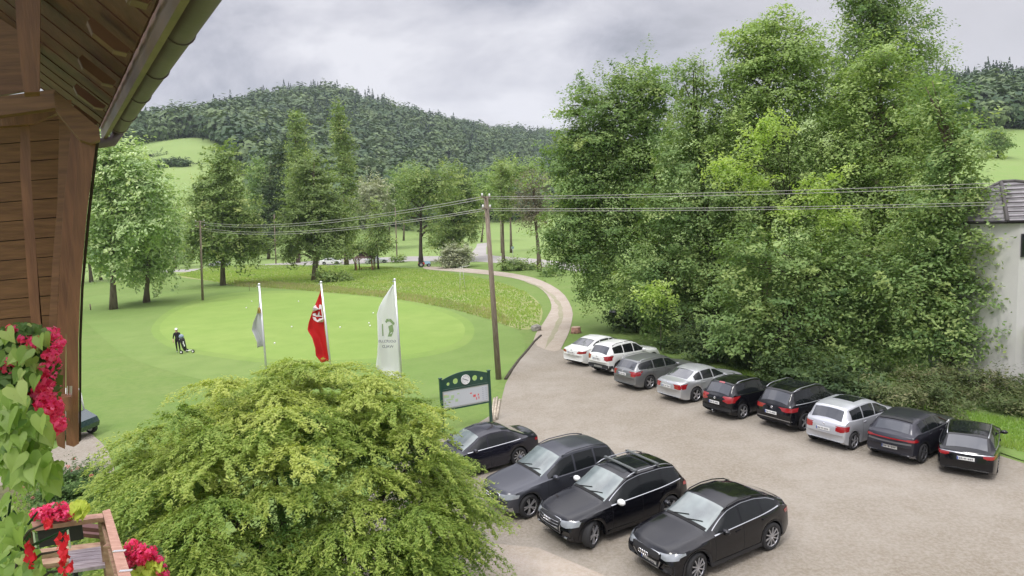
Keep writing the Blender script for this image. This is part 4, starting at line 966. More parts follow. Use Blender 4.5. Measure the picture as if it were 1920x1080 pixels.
SAL = dict(L=4.72, W=1.82, fo=.86, wb=2.80, clear=.17, rw=.325, tumble=.26,
           top=[(0, .56), (.05, .68), (.25, .75), (.8, .84), (1.42, .94), (2.2, 1.36), (2.6, 1.43), (3.1, 1.415), (3.45, 1.35), (4.08, 1.04), (4.3, 1.0), (4.6, .98), (4.68, .9), (4.72, .66)],
           belt=[(0, .56), (.3, .70), (1.0, .82), (1.6, .885), (3.4, .935), (4.1, .965), (4.72, .86)], keys=(1.42, 2.2, 3.38, 4.08))
c = Car('parked_car', 'dark blue-black saloon mostly hidden behind the maple at the far end of the front row', 'car', dict(SAL, group=group_f), 'deepblue')
F1 = c; c.glass([2.45, 3.2], chrome=1, x1=3.72); c.wheels('multi'); c.mirrors(); c.seams([1.5, 2.5, 3.35]); c.handles([2.3, 3.15])
sym(c, 'headlamp', [(.5, .56, .64), (.84, .56, .66)], 'front', LIGHTM['head']); sym(c, 'tail_lamp', [(4.4, .78, .86), (4.66, .76, .88)], 'side', LIGHTM['tail'], off=.01)
c.decal('roof_trim', [(2.25, -.56, -.53), (3.3, -.56, -.53)], 'top', LIGHTM['trim'])
F1.put('RL', gr(975, 874), 240, .95)
# ---- the back row, seen from behind, left to right
group_b = 'cars parked in the back row under the trees'
def lot(c, px, az, k=1.0): c.put('RR', gr(*px), az, k)
c = Car('parked_car', 'white saloon, leftmost in the back row beside the drive', 'car', dict(SAL, L=4.87, W=1.85, group=group_b,
        top=[(0, .58), (.05, .7), (.25, .77), (.8, .86), (1.5, .95), (2.25, 1.38), (2.7, 1.46), (3.2, 1.44), (3.55, 1.37), (4.2, 1.07), (4.45, 1.03), (4.75, 1.01), (4.83, .92), (4.87, .66)],
        belt=[(0, .56), (.3, .72), (1.0, .84), (1.6, .90), (3.4, .95), (4.2, .985), (4.87, .9)], keys=(1.5, 2.25, 3.5, 4.2), wb=2.87), 'white')
c.glass([2.55, 3.3], chrome=1, x1=3.85); c.wheels('five'); c.mirrors(); c.seams([1.55, 2.6, 3.45]); c.handles([2.4, 3.3])
sym(c, 'tail_lamp', [(.42, .75, .82), (.6, .74, .88), (.84, .76, .89)], 'rear', LIGHTM['tail'], step=.04); sym(c, 'tail_lamp', [(4.5, .82, .89), (4.78, .74, .89)], 'side', LIGHTM['tail'], off=.01, step=.04)
c.plate('rear', .78); disc_badge(c, .93, kind='star'); c.decal('rear_valance', [(-.7, .22, .30), (.7, .22, .30)], 'rear', LIGHTM['trim']); lot(c, (1120, 685), 52)
c = Car('parked_car', 'white off-roader with black roof rails and black rear bumper, second from the drive', 'car', dict(L=4.28, W=1.80, fo=.86, wb=2.555, clear=.24, rw=.35, tumble=.24, group=group_b,
        top=[(0, .66), (.05, .84), (.2, .93), (.7, 1.02), (1.25, 1.10), (2.0, 1.56), (2.5, 1.645), (3.3, 1.63), (3.74, 1.57), (4.12, 1.16), (4.22, 1.05), (4.28, .75)],
        belt=[(0, .64), (.3, .86), (1.0, .97), (1.6, 1.02), (3.0, 1.09), (4.0, 1.16), (4.28, 1.0)], keys=(1.25, 2.0, 3.74, 4.12)), 'white')
c.glass([2.3, 3.05], x1=3.74); c.wheels('five'); c.mirrors(M['whiteplastic']); c.seams([1.42, 2.35, 3.15]); c.handles([2.15, 3.0]); c.cladding(LIGHTM['trim'], .14)
sym(c, 'tail_lamp', [(.5, .86, 1.0), (.66, .80, 1.06), (.83, .84, 1.08)], 'rear', LIGHTM['tail'], step=.04); sym(c, 'tail_lamp', [(3.86, .98, 1.08), (4.08, .84, 1.08), (4.18, .84, 1.02)], 'side', LIGHTM['tail'], off=.01, step=.04)
c.decal('rear_bumper', [(-.84, .34, .56), (-.6, .3, .60), (.6, .3, .60), (.84, .34, .56)], 'rear', LIGHTM['trim'], off=.02); c.plate('rear', .90); disc_badge(c, 1.02, kind='bar'); c.rails(M['blackplastic'], 2.05, 3.7); c.decal('tow_plate', [(-.3, .42, .52), (.3, .42, .52)], 'rear', LIGHTM['satin'], off=.03)
lot(c, (1163, 704), 54)
c = Car('parked_car', 'dark grey metallic estate with silver roof rails between the white off-roader and the silver saloon', 'car', dict(L=4.60, W=1.77, fo=.83, wb=2.76, clear=.17, rw=.325, tumble=.24, group=group_b,
        top=[(0, .56), (.05, .68), (.25, .76), (.8, .85), (1.4, .95), (2.15, 1.38), (2.7, 1.46), (3.5, 1.45), (4.05, 1.40), (4.42, 1.04), (4.52, .96), (4.57, .86), (4.60, .66)],
        belt=[(0, .56), (.3, .72), (1.0, .84), (1.6, .90), (3.4, .955), (4.2, 1.0), (4.6, .9)], keys=(1.4, 2.15, 4.05, 4.42)), 'estategrey')
c.glass([2.5, 3.28], chrome=1, x1=4.18); c.wheels('five'); c.mirrors(); c.seams([1.5, 2.55, 3.38]); c.handles([2.35, 3.2])
sym(c, 'tail_lamp', [(.5, .72, .88), (.66, .70, .93), (.82, .76, .95)], 'rear', LIGHTM['tail'], step=.04); sym(c, 'tail_lamp', [(4.24, .84, .94), (4.5, .74, .94)], 'side', LIGHTM['tail'], off=.01, step=.04)
c.plate('rear', .80); disc_badge(c, .93, kind='star'); c.rails(LIGHTM['satin'], 2.2, 4.1); lot(c, (1220, 731), 57)
c = Car('parked_car', 'silver saloon between the grey estate and the black hatchback with red lights', 'car', dict(SAL, L=4.53, W=1.73, group=group_b, fo=.80, wb=2.715,
        top=[(0, .56), (.05, .68), (.25, .75), (.8, .84), (1.35, .93), (2.1, 1.34), (2.5, 1.41), (3.0, 1.40), (3.32, 1.34), (3.9, 1.04), (4.1, 1.01), (4.42, .99), (4.49, .9), (4.53, .66)],
        belt=[(0, .56), (.3, .70), (1.0, .82), (1.6, .885), (3.3, .935), (4.0, .965), (4.53, .88)], keys=(1.35, 2.1, 3.28, 3.9)), 'silver')
c.glass([2.38, 3.08], x1=3.55); c.wheels('five'); c.mirrors(); c.seams([1.45, 2.42, 3.2]); c.handles([2.25, 3.05])
sym(c, 'tail_lamp', [(.42, .70, .77), (.62, .66, .86), (.8, .68, .89)], 'rear', LIGHTM['tail'], step=.04); sym(c, 'tail_lamp', [(4.2, .80, .88), (4.46, .68, .88)], 'side', LIGHTM['tail'], off=.01, step=.04)
c.plate('rear', .76); disc_badge(c, .90, kind='star'); sym(c, 'side_moulding', [(1.2, .5, .54), (3.3, .5, .54)], 'side', LIGHTM['satin'], off=.012); lot(c, (1307, 755), 58)
c = Car('parked_car', 'black small estate with pointed red tail lights, silver roof rails and a tow hook', 'car', dict(L=4.16, W=1.75, fo=.82, wb=2.54, clear=.18, rw=.315, tumble=.24, group=group_b,
        top=[(0, .60), (.05, .74), (.25, .84), (.7, .94), (1.1, 1.02), (2.0, 1.44), (2.5, 1.52), (3.2, 1.52), (3.62, 1.47), (3.98, 1.05), (4.08, .96), (4.13, .86), (4.16, .62)],
        belt=[(0, .58), (.3, .76), (1.0, .88), (1.6, .95), (3.0, 1.0), (3.9, 1.06), (4.16, .92)], keys=(1.1, 2.0, 3.62, 3.98)), 'black')
c.glass([2.3, 3.0], x1=3.6, rear_w=.9); c.wheels('five'); c.mirrors(); c.seams([1.42, 2.35, 3.1]); c.handles([2.15, 2.95])
sym(c, 'tail_lamp', [(.38, .80, .84), (.6, .72, .92), (.8, .76, 1.0)], 'rear', LIGHTM['tail'], step=.04); sym(c, 'tail_lamp', [(3.55, .98, 1.0), (3.8, .82, 1.0), (4.06, .74, .98)], 'side', LIGHTM['tail'], off=.01, step=.04)
c.decal('rear_bumper', [(-.82, .42, .48), (-.6, .36, .52), (.6, .36, .52), (.82, .42, .48)], 'rear', LIGHTM['trim'], off=.015); c.plate('rear', .70); disc_badge(c, .88, kind='dot'); c.rails(LIGHTM['satin'], 2.0, 3.5)
c.decal('brake_lamp', [(3.60, -.14, .14), (3.66, -.14, .14)], 'top', LIGHTM['tail'], off=.01); mb = MB(); mb.tube([(-4.1, 0, .3), (-4.25, 0, .29), (-4.28, 0, .36)], .018, 6); mb.ball((-4.28, 0, .39), .03, 8, 6); mb.build('tow_hook', LIGHTM['satin'], c.t)
lot(c, (1395, 787), 57, .98)
c = Car('parked_car', 'black off-roader with silver roof rails and bright exhaust trims, left of the silver compact', 'car', dict(L=4.50, W=1.84, fo=.89, wb=2.68, clear=.22, rw=.355, tumble=.24, group=group_b,
        top=[(0, .64), (.05, .82), (.2, .91), (.7, 1.0), (1.3, 1.09), (2.1, 1.56), (2.6, 1.66), (3.5, 1.65), (4.0, 1.58), (4.34, 1.14), (4.43, 1.02), (4.50, .74)],
        belt=[(0, .62), (.3, .84), (1.0, .95), (1.6, 1.01), (3.2, 1.06), (4.2, 1.10), (4.5, .96)], keys=(1.3, 2.1, 4.0, 4.34)), 'black')
c.glass([2.45, 3.22], chrome=1, x1=4.02); c.wheels('five', rim='rim'); c.mirrors(); c.seams([1.5, 2.5, 3.32]); c.handles([2.3, 3.15]); c.cladding(c.paint)
sym(c, 'tail_lamp', [(.42, .86, .90), (.6, .82, .97), (.86, .84, 1.0)], 'rear', LIGHTM['tail'], step=.04); sym(c, 'tail_lamp', [(4.12, .90, 1.0), (4.42, .84, .99)], 'side', LIGHTM['tail'], off=.01, step=.04)
sym(c, 'exhaust_trim', [(.42, .30, .37), (.72, .30, .37)], 'rear', LIGHTM['satin'], off=.02); c.decal('bumper_trim', [(-.8, .46, .49), (.8, .46, .49)], 'rear', LIGHTM['satin'], off=.012)
c.plate('rear', .66 + .08); disc_badge(c, .94, kind='dot'); c.rails(LIGHTM['satin'], 2.15, 3.95); c.decal('sunroof', [(2.3, -.45, .45), (3.5, -.45, .45)], 'top', M['glass'])
lot(c, (1511, 809), 58, .96)
c = Car('parked_car', 'silver compact people carrier with a dark sunroof, third from the right in the back row', 'car', dict(L=4.27, W=1.78, fo=.82, wb=2.78, clear=.19, rw=.32, tumble=.22, group=group_b, nf=.16,
        top=[(0, .62), (.05, .78), (.25, .88), (.6, .98), (.85, 1.05), (1.95, 1.52), (2.4, 1.60), (3.2, 1.595), (3.74, 1.53), (4.06, 1.10), (4.16, 1.0), (4.22, .88), (4.27, .62)],
        belt=[(0, .60), (.3, .82), (1.0, .96), (1.6, 1.0), (3.0, 1.05), (3.9, 1.10), (4.27, .95)], keys=(.85, 1.95, 3.74, 4.06)), 'mpvsilver')
c.glass([2.2, 3.0], x0=1.25, x1=3.68); c.wheels('five'); c.mirrors(x=1.35); c.seams([1.3, 2.25, 3.1]); c.handles([2.1, 2.95])
sym(c, 'tail_lamp', [(.45, .74, .87), (.62, .70, .91), (.82, .74, .93)], 'rear', LIGHTM['tail'], step=.04); sym(c, 'tail_lamp', [(3.9, .84, .93), (4.16, .74, .92)], 'side', LIGHTM['tail'], off=.01, step=.04)
c.plate('rear', .72 + .04); disc_badge(c, .92, kind='star'); c.decal('sunroof', [(2.1, -.42, .42), (2.95, -.42, .42)], 'top', M['glass']); lot(c, (1603, 845), 57, .94)
c = Car('parked_car', 'dark graphite hatchback with one thin red light bar across its back', 'car', dict(L=4.32, W=1.82, fo=.82, wb=2.70, clear=.2, rw=.35, tumble=.26, group=group_b,
        top=[(0, .64), (.05, .80), (.2, .89), (.7, .98), (1.1, 1.04), (2.0, 1.46), (2.5, 1.55), (3.3, 1.53), (3.75, 1.46), (4.08, 1.10), (4.20, 1.02), (4.27, .92), (4.32, .66)],
        belt=[(0, .62), (.3, .84), (1.0, .94), (1.6, 1.0), (3.0, 1.05), (3.9, 1.10), (4.32, .96)], keys=(1.1, 2.0, 3.75, 4.08)), 'graphite')
c.glass([2.3, 3.05], x1=3.62, rear_w=.86); c.wheels('five', rim='rimd'); c.mirrors(M['whiteplastic']); c.seams([1.4, 2.35, 3.2]); c.handles([2.2, 3.05]); c.cladding(LIGHTM['trim'])
c.decal('light_bar', [(-.84, .84, .90), (-.5, .87, .91), (.5, .87, .91), (.84, .84, .90)], 'rear', LIGHTM['tail'], off=.014, step=.04); sym(c, 'light_bar', [(3.98, .93, .96), (4.2, .84, .92)], 'side', LIGHTM['tail'], off=.012, step=.04)
sym(c, 'exhaust_trim', [(.4, .28, .36), (.8, .28, .38)], 'rear', LIGHTM['estate'] if 'estate' in LIGHTM else LIGHTM['rimd'], off=.02); c.plate('rear', .56); c.decal('rear_panel', [(-.72, .74, .80), (.72, .74, .80)], 'rear', LIGHTM['rimd'], off=.01)
c.decal('roof_spoiler', [(3.6, -.55, .55), (3.75, -.56, .56)], 'top', LIGHTM['trim'], off=.03); lot(c, (1733, 870), 53, .92)
c = Car('parked_car', 'black estate with a glass roof and a chrome strip on its tailgate, rightmost whole car', 'car', dict(L=4.90, W=1.86, fo=.96, wb=2.737, clear=.17, rw=.335, tumble=.26, group=group_b,
        top=[(0, .58), (.05, .7), (.25, .78), (.8, .87), (1.5, .96), (2.3, 1.40), (2.8, 1.50), (3.6, 1.49), (4.2, 1.42), (4.66, 1.04), (4.78, .96), (4.86, .86), (4.90, .64)],
        belt=[(0, .56), (.3, .72), (1.0, .84), (1.6, .90), (3.4, .97), (4.4, 1.02), (4.9, .9)], keys=(1.5, 2.3, 4.2, 4.66)), 'black')
c.glass([2.6, 3.4], chrome=1, x1=4.3); c.wheels('multi'); c.mirrors(); c.seams([1.6, 2.65, 3.5]); c.handles([2.45, 3.3])
sym(c, 'tail_lamp', [(.5, .80, .85), (.7, .76, .88), (.88, .78, .90)], 'rear', LIGHTM['tail'], step=.04); sym(c, 'tail_lamp', [(4.5, .84, .90), (4.8, .76, .90)], 'side', LIGHTM['tail'], off=.01, step=.04)
c.decal('tailgate_trim', [(-.8, .885, .91), (.8, .885, .91)], 'rear', LIGHTM['satin'], off=.02, step=.04); c.plate('rear', .74); disc_badge(c, .90, kind='bar'); c.decal('glass_roof', [(2.4, -.5, .5), (4.0, -.5, .5)], 'top', M['glass'])
c.rails(LIGHTM['satin'], 2.3, 4.2, hgt=.02); lot(c, (1872, 888), 38, .86)
# ------------------------------------------------------------------ poles, wires, flags, board
def upole(name, label, base_px, top_px, r0, r1, mat, D=None, group=None, arms=()):
    b = gr(*base_px) if D is None else at(base_px[0], base_px[1], D)
    if D is not None: b.z = hz1(b.x, b.y)
    tp = at(top_px[0], top_px[1], b.y); t = empty(name, b); tag(t, label, 'pole', group)
    mb = MB(); mb.tube([(0, 0, -.1), (tp - b) * .5, tp - b], [r0, (r0 + r1) / 2, r1], 10); mb.build('pole_shaft', mat, t)
    for (f, w, dirv) in arms:
        q = (tp - b) * f; dv = Vector(dirv).normalized() * w / 2
        mb = MB(); mb.beam(q - dv, q + dv, .09, .09); ca = mb.build('crossarm', M['polewood'], t)
        for s_ in (-1, 1):
            mb = MB(); e = q + dv * s_ * .9; mb.tube([e + Vector((0, 0, .03)), e + Vector((0, 0, .12)), e + Vector((0, 0, .2))], [.03, .055, .03], 8); mb.build('insulator', M['whiteplastic'], ca)
    return t, b, tp
pA, bA, tA = upole('utility_pole', 'tall weathered wooden power pole at the left edge of the drive, nearest of all', (935, 711), (911, 368), .16, .11, M['polewood'], group='power poles across the course', arms=((.995, 1.5, (.25, 1, 0)), (.935, 1.5, (.25, 1, 0))))
pB, bB, tB = upole('utility_pole', 'slim wooden power pole on the left lawn, second nearest', (380, 563), (375, 414), .15, .10, M['polewood'], group='power poles across the course', arms=((.99, 1.4, (.4, 1, 0)), (.93, 1.4, (.4, 1, 0))))
upole('utility_pole', 'distant grey pole between the two big lawn trees', (516, 478), (514, 402), .15, .1, M['polewood'], D=150, group='power poles across the course')
upole('utility_pole', 'distant pale pole standing on the fairway beyond the road', (744, 478), (741, 388), .15, .1, M['polewood'], D=150, group='power poles across the course')
upole('utility_pole', 'thin distant pole right behind the top of the nearest power pole', (940, 478), (938, 385), .14, .1, M['polewood'], D=150, group='power poles across the course')
def wire(p, q, sag, label, r=.012):
    mb = MB(); n = 18; p, q = Vector(p), Vector(q)
    mb.tube([p.lerp(q, i / n) - Vector((0, 0, sag * 4 * (i / n) * (1 - i / n))) for i in range(n + 1)], r, 5)
    o = mb.build('wire', M['cable'], None); tag(o, label, 'cable', 'overhead power lines'); return o
M['cable'] = prin('cable', (.42, .40, .38), .5)
for k, (pa, pe, lb) in enumerate([((912, 369), (1872, 343), 'topmost wire from the nearest pole to the grey tiled roof'), ((914, 373), (1874, 350), 'second wire from the top running from the nearest pole to the grey roof'),
                                 ((914, 391), (1880, 379), 'third wire from the top running from the nearest pole to the grey roof'), ((916, 395), (1882, 384), 'lowest wire from the nearest pole to the grey tiled roof')]):
    wire(at(pa[0], pa[1], bA.y), at(pe[0], pe[1], 28.3), .10, lb, .0115)
for pa, pe, lb in [((909, 368), (375, 416), 'topmost wire slung from the left pole to the nearest pole'), ((907, 373), (376, 420), 'second wire slung from the left pole to the nearest pole'),
                   ((909, 391), (376, 427), 'third wire slung from the left pole to the nearest pole'), ((907, 395), (377, 431), 'lowest wire slung from the left pole to the nearest pole')]:
    wire(at(pa[0], pa[1], bA.y), at(pe[0], pe[1], bB.y), .85, lb, .015)

def text_obj(body, size, loc, rotm, mat, parent, name='lettering', mirror=False, ext=.002, align='CENTER'):
    cu = bpy.data.curves.new(name, 'FONT'); cu.body = body; cu.size = size; cu.extrude = ext; cu.align_x = align; cu.align_y = 'CENTER'
    tmp = bpy.data.objects.new('tmp', cu); S.collection.objects.link(tmp); bpy.context.view_layer.update()
    me = bpy.data.meshes.new_from_object(tmp); bpy.data.objects.remove(tmp); me.materials.clear(); me.name = name
    m4 = Matrix.Translation(Vector(loc)) @ rotm.to_4x4() @ Matrix.Diagonal((-1 if mirror else 1, 1, 1, 1)); me.transform(m4)
    return link(me, name, mat, parent)
# flags
def flag(label, base_px, top_px, outline, D, mat, marks=None):
    tp = at(top_px[0], top_px[1], D); b = Vector((at(base_px[0], base_px[1], D).x, D, 0)); b = Vector((tp.x + (at(base_px[0], base_px[1], D).x - tp.x) * 1.0, D, 0))
    pl = empty('flagpole', b); tag(pl, label[0], 'flagpole', 'flagpoles behind the maple')
    mb = MB(); mb.tube([(0, 0, 0), tp - b], [.055, .04], 12); mb.build('pole_shaft', M['alu'], pl)
    mb = MB(); mb.ball(tp - b + Vector((0, 0, .04)), .06, 10, 8); mb.beam(tp - b + Vector((0, 0, -.03)), tp - b + Vector((-.12, 0, -.03)), .03, .03); mb.build('pole_cap', M['alu'], pl)
    # outline: [(row, left column, right column)] ; cloth rippled in depth
    rows = []; bm = bmesh.new(); nx = 14
    R_ = np.linspace(outline[0][0], outline[-1][0], 40)
    for r_ in R_:
        l = np.interp(r_, [o[0] for o in outline], [o[1] for o in outline]); rr = np.interp(r_, [o[0] for o in outline], [o[2] for o in outline]); row = []
        for i in range(nx):
            t = i / (nx - 1); p = at(rr + (l - rr) * t, r_, D)
            p.y += .10 * t * math.sin(t * 7 + r_ * .045) + .16 * t * math.sin(t * 3 + r_ * .02 + 1); row.append(bm.verts.new(p))
        rows.append(row)
    for a, c_ in zip(rows, rows[1:]):
        for i in range(nx - 1): f = bm.faces.new((a[i], a[i + 1], c_[i + 1], c_[i])); f.smooth = True
    me = bpy.data.meshes.new('flag'); bm.to_mesh(me); bm.free(); o = link(me, 'flag', mat); tag(o, label[1], 'flag')
    sm = o.modifiers.new('thickness', 'SOLIDIFY'); sm.thickness = .004
    bv = [v.co.copy() for v in me.vertices]; bvh = BVHTree.FromPolygons(bv, [tuple(p.vertices) for p in me.polygons])
    return o, bvh
def on_flag(fl, bvh, name, poly, mat, off=.012):
    """a printed mark: pixels polygon dropped on the cloth"""
    bm = bmesh.new(); vs = []
    for x, y in poly:
        d = ray(x, y).normalized(); h, n_, i, dist = bvh.ray_cast(Vector((0, 0, CH)), d)
        if h is None: h = at(x, y, 29)
        vs.append(bm.verts.new(h - d * off))
    bm.faces.new(vs); bmesh.ops.triangulate(bm, faces=bm.faces[:]); me = bpy.data.meshes.new(name); bm.to_mesh(me); bm.free(); return link(me, name, mat, fl)
cloth = lambda n, c: prin(n, c, .75, spec=.2)
CW = bpy.data.materials.new('flag_white'); 
M['flagwhite'] = leafmat('flag_white2', (.76, .77, .83), (.76, .77, .83), (.76, .77, .83), .3); M['flagred'] = leafmat('flag_red', (.60, .02, .02), (.60, .02, .02), (.60, .02, .02), .3); M['flaggrey'] = leafmat('flag_grey', (.55, .56, .60), (.55, .56, .60), (.55, .56, .60), .3)
bpy.data.materials.remove(CW)
f3, v3 = flag(('silver flagpole carrying the big white flag', 'big white flag with a green emblem and dark lettering seen from behind'), (758, 786), (740, 526),
     [(534, 736, 740), (545, 728, 741), (560, 718, 742), (575, 710, 743), (590, 706, 744), (605, 708, 745), (640, 711, 747), (665, 709, 749), (690, 705, 751), (705, 722, 752), (714, 744, 753)], 29.0, M['flagwhite'])
for pg in ([(722, 602), (728, 598), (729, 601), (724, 606)], [(716, 608), (718, 607), (719, 630), (717, 630)], [(728, 612), (736, 608), (738, 620), (734, 631), (727, 631), (730, 622)], [(724, 598), (733, 598), (740, 606), (738, 610), (731, 603), (724, 603)]):
    on_flag(f3, v3, 'emblem', pg, prin('emblem_green', (.22, .32, .14), .7))
inkm = prin('flag_ink', (.06, .06, .10), .7)
def flag_text(s, c_px, D, size, tilt):
    p = at(c_px[0], c_px[1], D - .32); rm = Matrix(((1, 0, 0), (0, 0, 1), (0, 1, 0))).transposed()
    rot = Matrix.Rotation(R(tilt), 3, 'Y') @ Matrix.Rotation(R(90), 3, 'X')
    o = text_obj(s, size, p, rot, inkm, f3, mirror=True); return o
for wd_, cx_ in (('GOLF', (734, 640)), ('CLUB', (718, 640))): flag_text(wd_, cx_, 29, .16, 3)
flag_text('WALD', (727, 650), 29, .17, 3)
f2, v2 = flag(('silver flagpole carrying the red flag', 'narrow red flag with a white rounded letter mark'), (630, 778), (602, 531),
     [(545, 600, 601), (560, 594, 603), (575, 588, 604), (590, 583, 606), (605, 579, 608), (618, 578, 609), (632, 588, 611), (650, 594, 613), (665, 595, 615), (678, 604, 617)], 29.4, M['flagred'])
wm = prin('flag_mark', (.75, .70, .70), .6)
on_flag(f2, v2, 'letter_mark', [(587, 576), (591, 572), (602, 571), (603, 579), (599, 580), (587, 585), (586, 581)], wm)
on_flag(f2, v2, 'letter_mark', [(587, 588), (599, 584), (599, 591), (606, 594), (594, 594), (586, 591)], wm)
on_flag(f2, v2, 'letter_mark', [(586, 594), (600, 597), (607, 597), (606, 604), (595, 604), (588, 600)], wm)
on_flag(f2, v2, 'letter_mark', [(601, 572), (603, 572), (607, 600), (605, 601)], wm)
f1, v1 = flag(('silver flagpole carrying the narrow grey-white flag', 'limp grey-white flag, leftmost of the three, with an orange patch'), (506, 772), (486, 535),
     [(545, 484, 486), (575, 483, 488), (590, 480, 489), (605, 475, 491), (618, 474, 492), (628, 480, 493), (640, 486, 494), (650, 486, 495)], 29.8, M['flaggrey'])
on_flag(f1, v1, 'orange_patch', [(483.5, 577), (487.5, 576), (488.5, 587), (482, 588)], prin('orange', (.62, .36, .12), .7))

# information board with clock
def board():
    A_ = gr(921, 793); B_ = gr(921, 793) + Vector((-1.92, -1.0, 0)); d = (B_ - A_).normalized(); n = Vector((d.y, -d.x, 0)); n = n if n.y < 0 else -n
    t = empty('information_board', A_); tag(t, 'dark green arched information board with a white clock and a map panel', 'sign')
    W = (B_ - A_).length; B0 = B_ - A_
    for q in (Vector((0, 0, 0)), B0):
        mb = MB(); mb.box(q + Vector((0, 0, 1.12)), (.1, .1, 2.24), Matrix.Rotation(math.atan2(d.y, d.x), 3, 'Z')); mb.box(q + Vector((0, 0, 2.26)), (.13, .13, .04), Matrix.Rotation(math.atan2(d.y, d.x), 3, 'Z')); mb.build('post', M['signgreen'], t)
    rz = Matrix.Rotation(math.atan2(d.y, d.x), 3, 'Z')
    P = lambda s_, z, o=0: d * s_ + Vector((0, 0, z)) + n * o
    # arched head with four round holes (built as strips round the holes)
    z0 = 1.78; holes = [(W * .16, .07), (W * .30, .115), (W * .70, .115), (W * .85, .07)]; top = lambda s_: z0 + .38 + .24 * math.sin(math.pi * s_ / W)
    mb = MB(); xs = sorted(set(np.linspace(.05, W - .05, 61).tolist() + [h[0] + h[1] * math.cos(a) for h in holes for a in np.linspace(0, math.pi, 11)]))
    hc = z0 + .24
    for a, b in zip(xs, xs[1:]):
        m_ = (a + b) / 2; seg = [(z0, z0, top(a), top(b))]
        for hx, hr in holes:
            if abs(m_ - hx) < hr:
                fa = math.sqrt(max(0, hr ** 2 - (a - hx) ** 2)); fb = math.sqrt(max(0, hr ** 2 - (b - hx) ** 2)); hz_ = hc + (.03 if hr > .1 else -.04)
                seg = [(z0, z0, hz_ - fa, hz_ - fb), (hz_ + fa, hz_ + fb, top(a), top(b))]
        for (za, zb, ta, tb) in seg: mb.hexa([P(a, za, .02), P(b, zb, .02), P(b, tb, .02), P(a, ta, .02)], [P(a, za, -.02), P(b, zb, -.02), P(b, tb, -.02), P(a, ta, -.02)])
    mb.build('arched_head', M['signgreen'], t)
    mb = MB(); c = P(W * .5, hc + .04, .05); r_ = .19
    mb.tube([c - n * .04, c + n * .01], r_, 28); ck = mb.build('clock', M['whiteplastic'], t)
    mb = MB(); mb.tube([c + n * .015 + (d * math.cos(a) + Vector((0, 0, 1)) * math.sin(a)) * r_ for a in np.linspace(0, 2 * math.pi, 29)], .014, 6); mb.build('clock_rim', M['white'], ck)
    mb = MB(); mb.beam(c + n * .02, c + n * .02 + d * .12 + Vector((0, 0, .05)), .016, .01, up=n); mb.beam(c + n * .022, c + n * .022 - d * .09 - Vector((0, 0, .05)), .02, .01, up=n); mb.build('clock_hands', M['black'], ck)
    mb = MB()
    for k in range(12):
        a = k * math.pi / 6; e = d * math.cos(a) + Vector((0, 0, 1)) * math.sin(a); mb.beam(c + n * .018 + e * .14, c + n * .018 + e * .17, .01, .006, up=n)
    mb.build('clock_marks', M['black'], ck)
    ang = math.atan2(d.y, d.x)
    # panel
    mb = MB()
    for z, h in ((.93, .06), (1.74, .06)): mb.box(P(W / 2, z, 0), (W - .08, .08, h), rz)
    mb.build('rails', M['signgreen'], t)
    mb = MB(); mb.box(P(W / 2, 1.335, .0), (W - .12, .05, .74), rz); pn = mb.build('panel', prin('panelgrey', (.44, .46, .42), .5), t)
    mb = MB(); mb.box(P(W / 2, 1.335, .03), (W - .22, .012, .64), rz); mb.build('map_sheet', prin('mapsheet', (.52, .55, .58), .35, coat=.5), pn)
    gm = prin('mapgreen', (.40, .55, .30), .6); rm_ = prin('mapred', (.65, .10, .10), .6); om = prin('mapyellow', (.6, .5, .3), .6); gy = prin('mapgrey', (.30, .32, .40), .6)
    def mark(s_, z, w, h, m_, nm): mb = MB(); mb.box(P(s_, z, .038), (w, .004, h), rz); mb.build(nm, m_, pn)
    mark(W * .24, 1.335, .02, .6, prin('maplight', (.75, .76, .78), .5), 'sheet_edge') if False else None
    for s_, z, w, h in ((.9, 1.48, .22, .10), (.78, 1.44, .14, .12), (.84, 1.34, .3, .06), (.7, 1.26, .12, .12), (.66, 1.52, .10, .06)): mark(W * s_, z, w, h, gm, 'map_patch')
    mark(W * .92, 1.54, .16, .05, om, 'map_patch')
    for s_, z, w, h in ((.40, 1.44, .08, .05), (.33, 1.31, .12, .10), (.25, 1.33, .05, .08), (.29, 1.18, .04, .10), (.24, 1.2, .04, .1)): mark(W * s_, z, w, h, rm_, 'red_square')
    for k in range(7):
        for s_ in (.08, .15): mark(W * s_, 1.58 - k * .08, .06, .022, gy, 'text_line')
board()
# timber edging and logs beside the board
for i, (a, b, lb) in enumerate([((927, 750), (921, 790), 'pale round log left of the other two beside the board'), ((932, 748), (926, 792), 'pale round log in the middle of three beside the board'), ((937, 752), (931, 788), 'pale round log nearest the gravel beside the board')]):
    mb = MB(); mb.tube([gr(*a) + Vector((0, 0, .07)), gr(*b) + Vector((0, 0, .07))], .06, 8); o = mb.build('log', prin('palelog', (.42, .36, .28), .9, var=.3), None); tag(o, lb, 'log', 'logs beside the information board')
mb = MB(); pts = [gr(*p) for p in [(948, 712), (958, 696), (974, 676), (990, 656), (1002, 642), (1014, 630)]]
mb.tube([p + Vector((random.uniform(-.05, .05), 0, .03)) for p in pts], .09, 6); o = mb.build('edging', M['darkbark'], None); tag(o, 'dark timber edging curving along the left side of the gravel drive', 'edging')
P_ = gr(1006, 620); mb = MB(); mb.ball(P_ + Vector((0, 0, .18)), (.42, .32, .28), 9, 6)
for v in mb.bm.verts: v.co += Vector((random.uniform(-.05, .05), random.uniform(-.05, .05), random.uniform(-.04, .04)))
o = mb.build('boulder', prin('stone', (.27, .25, .22), .9, var=.4, vscale=4, bump=.6), None, smooth=25); tag(o, 'grey boulder on the grass at the bend of the drive', 'rock')
P_ = gr(1080, 624); t = empty('tree_stump', P_); tag(t, 'reddish sawn tree stump on the grass right of the drive', 'stump')
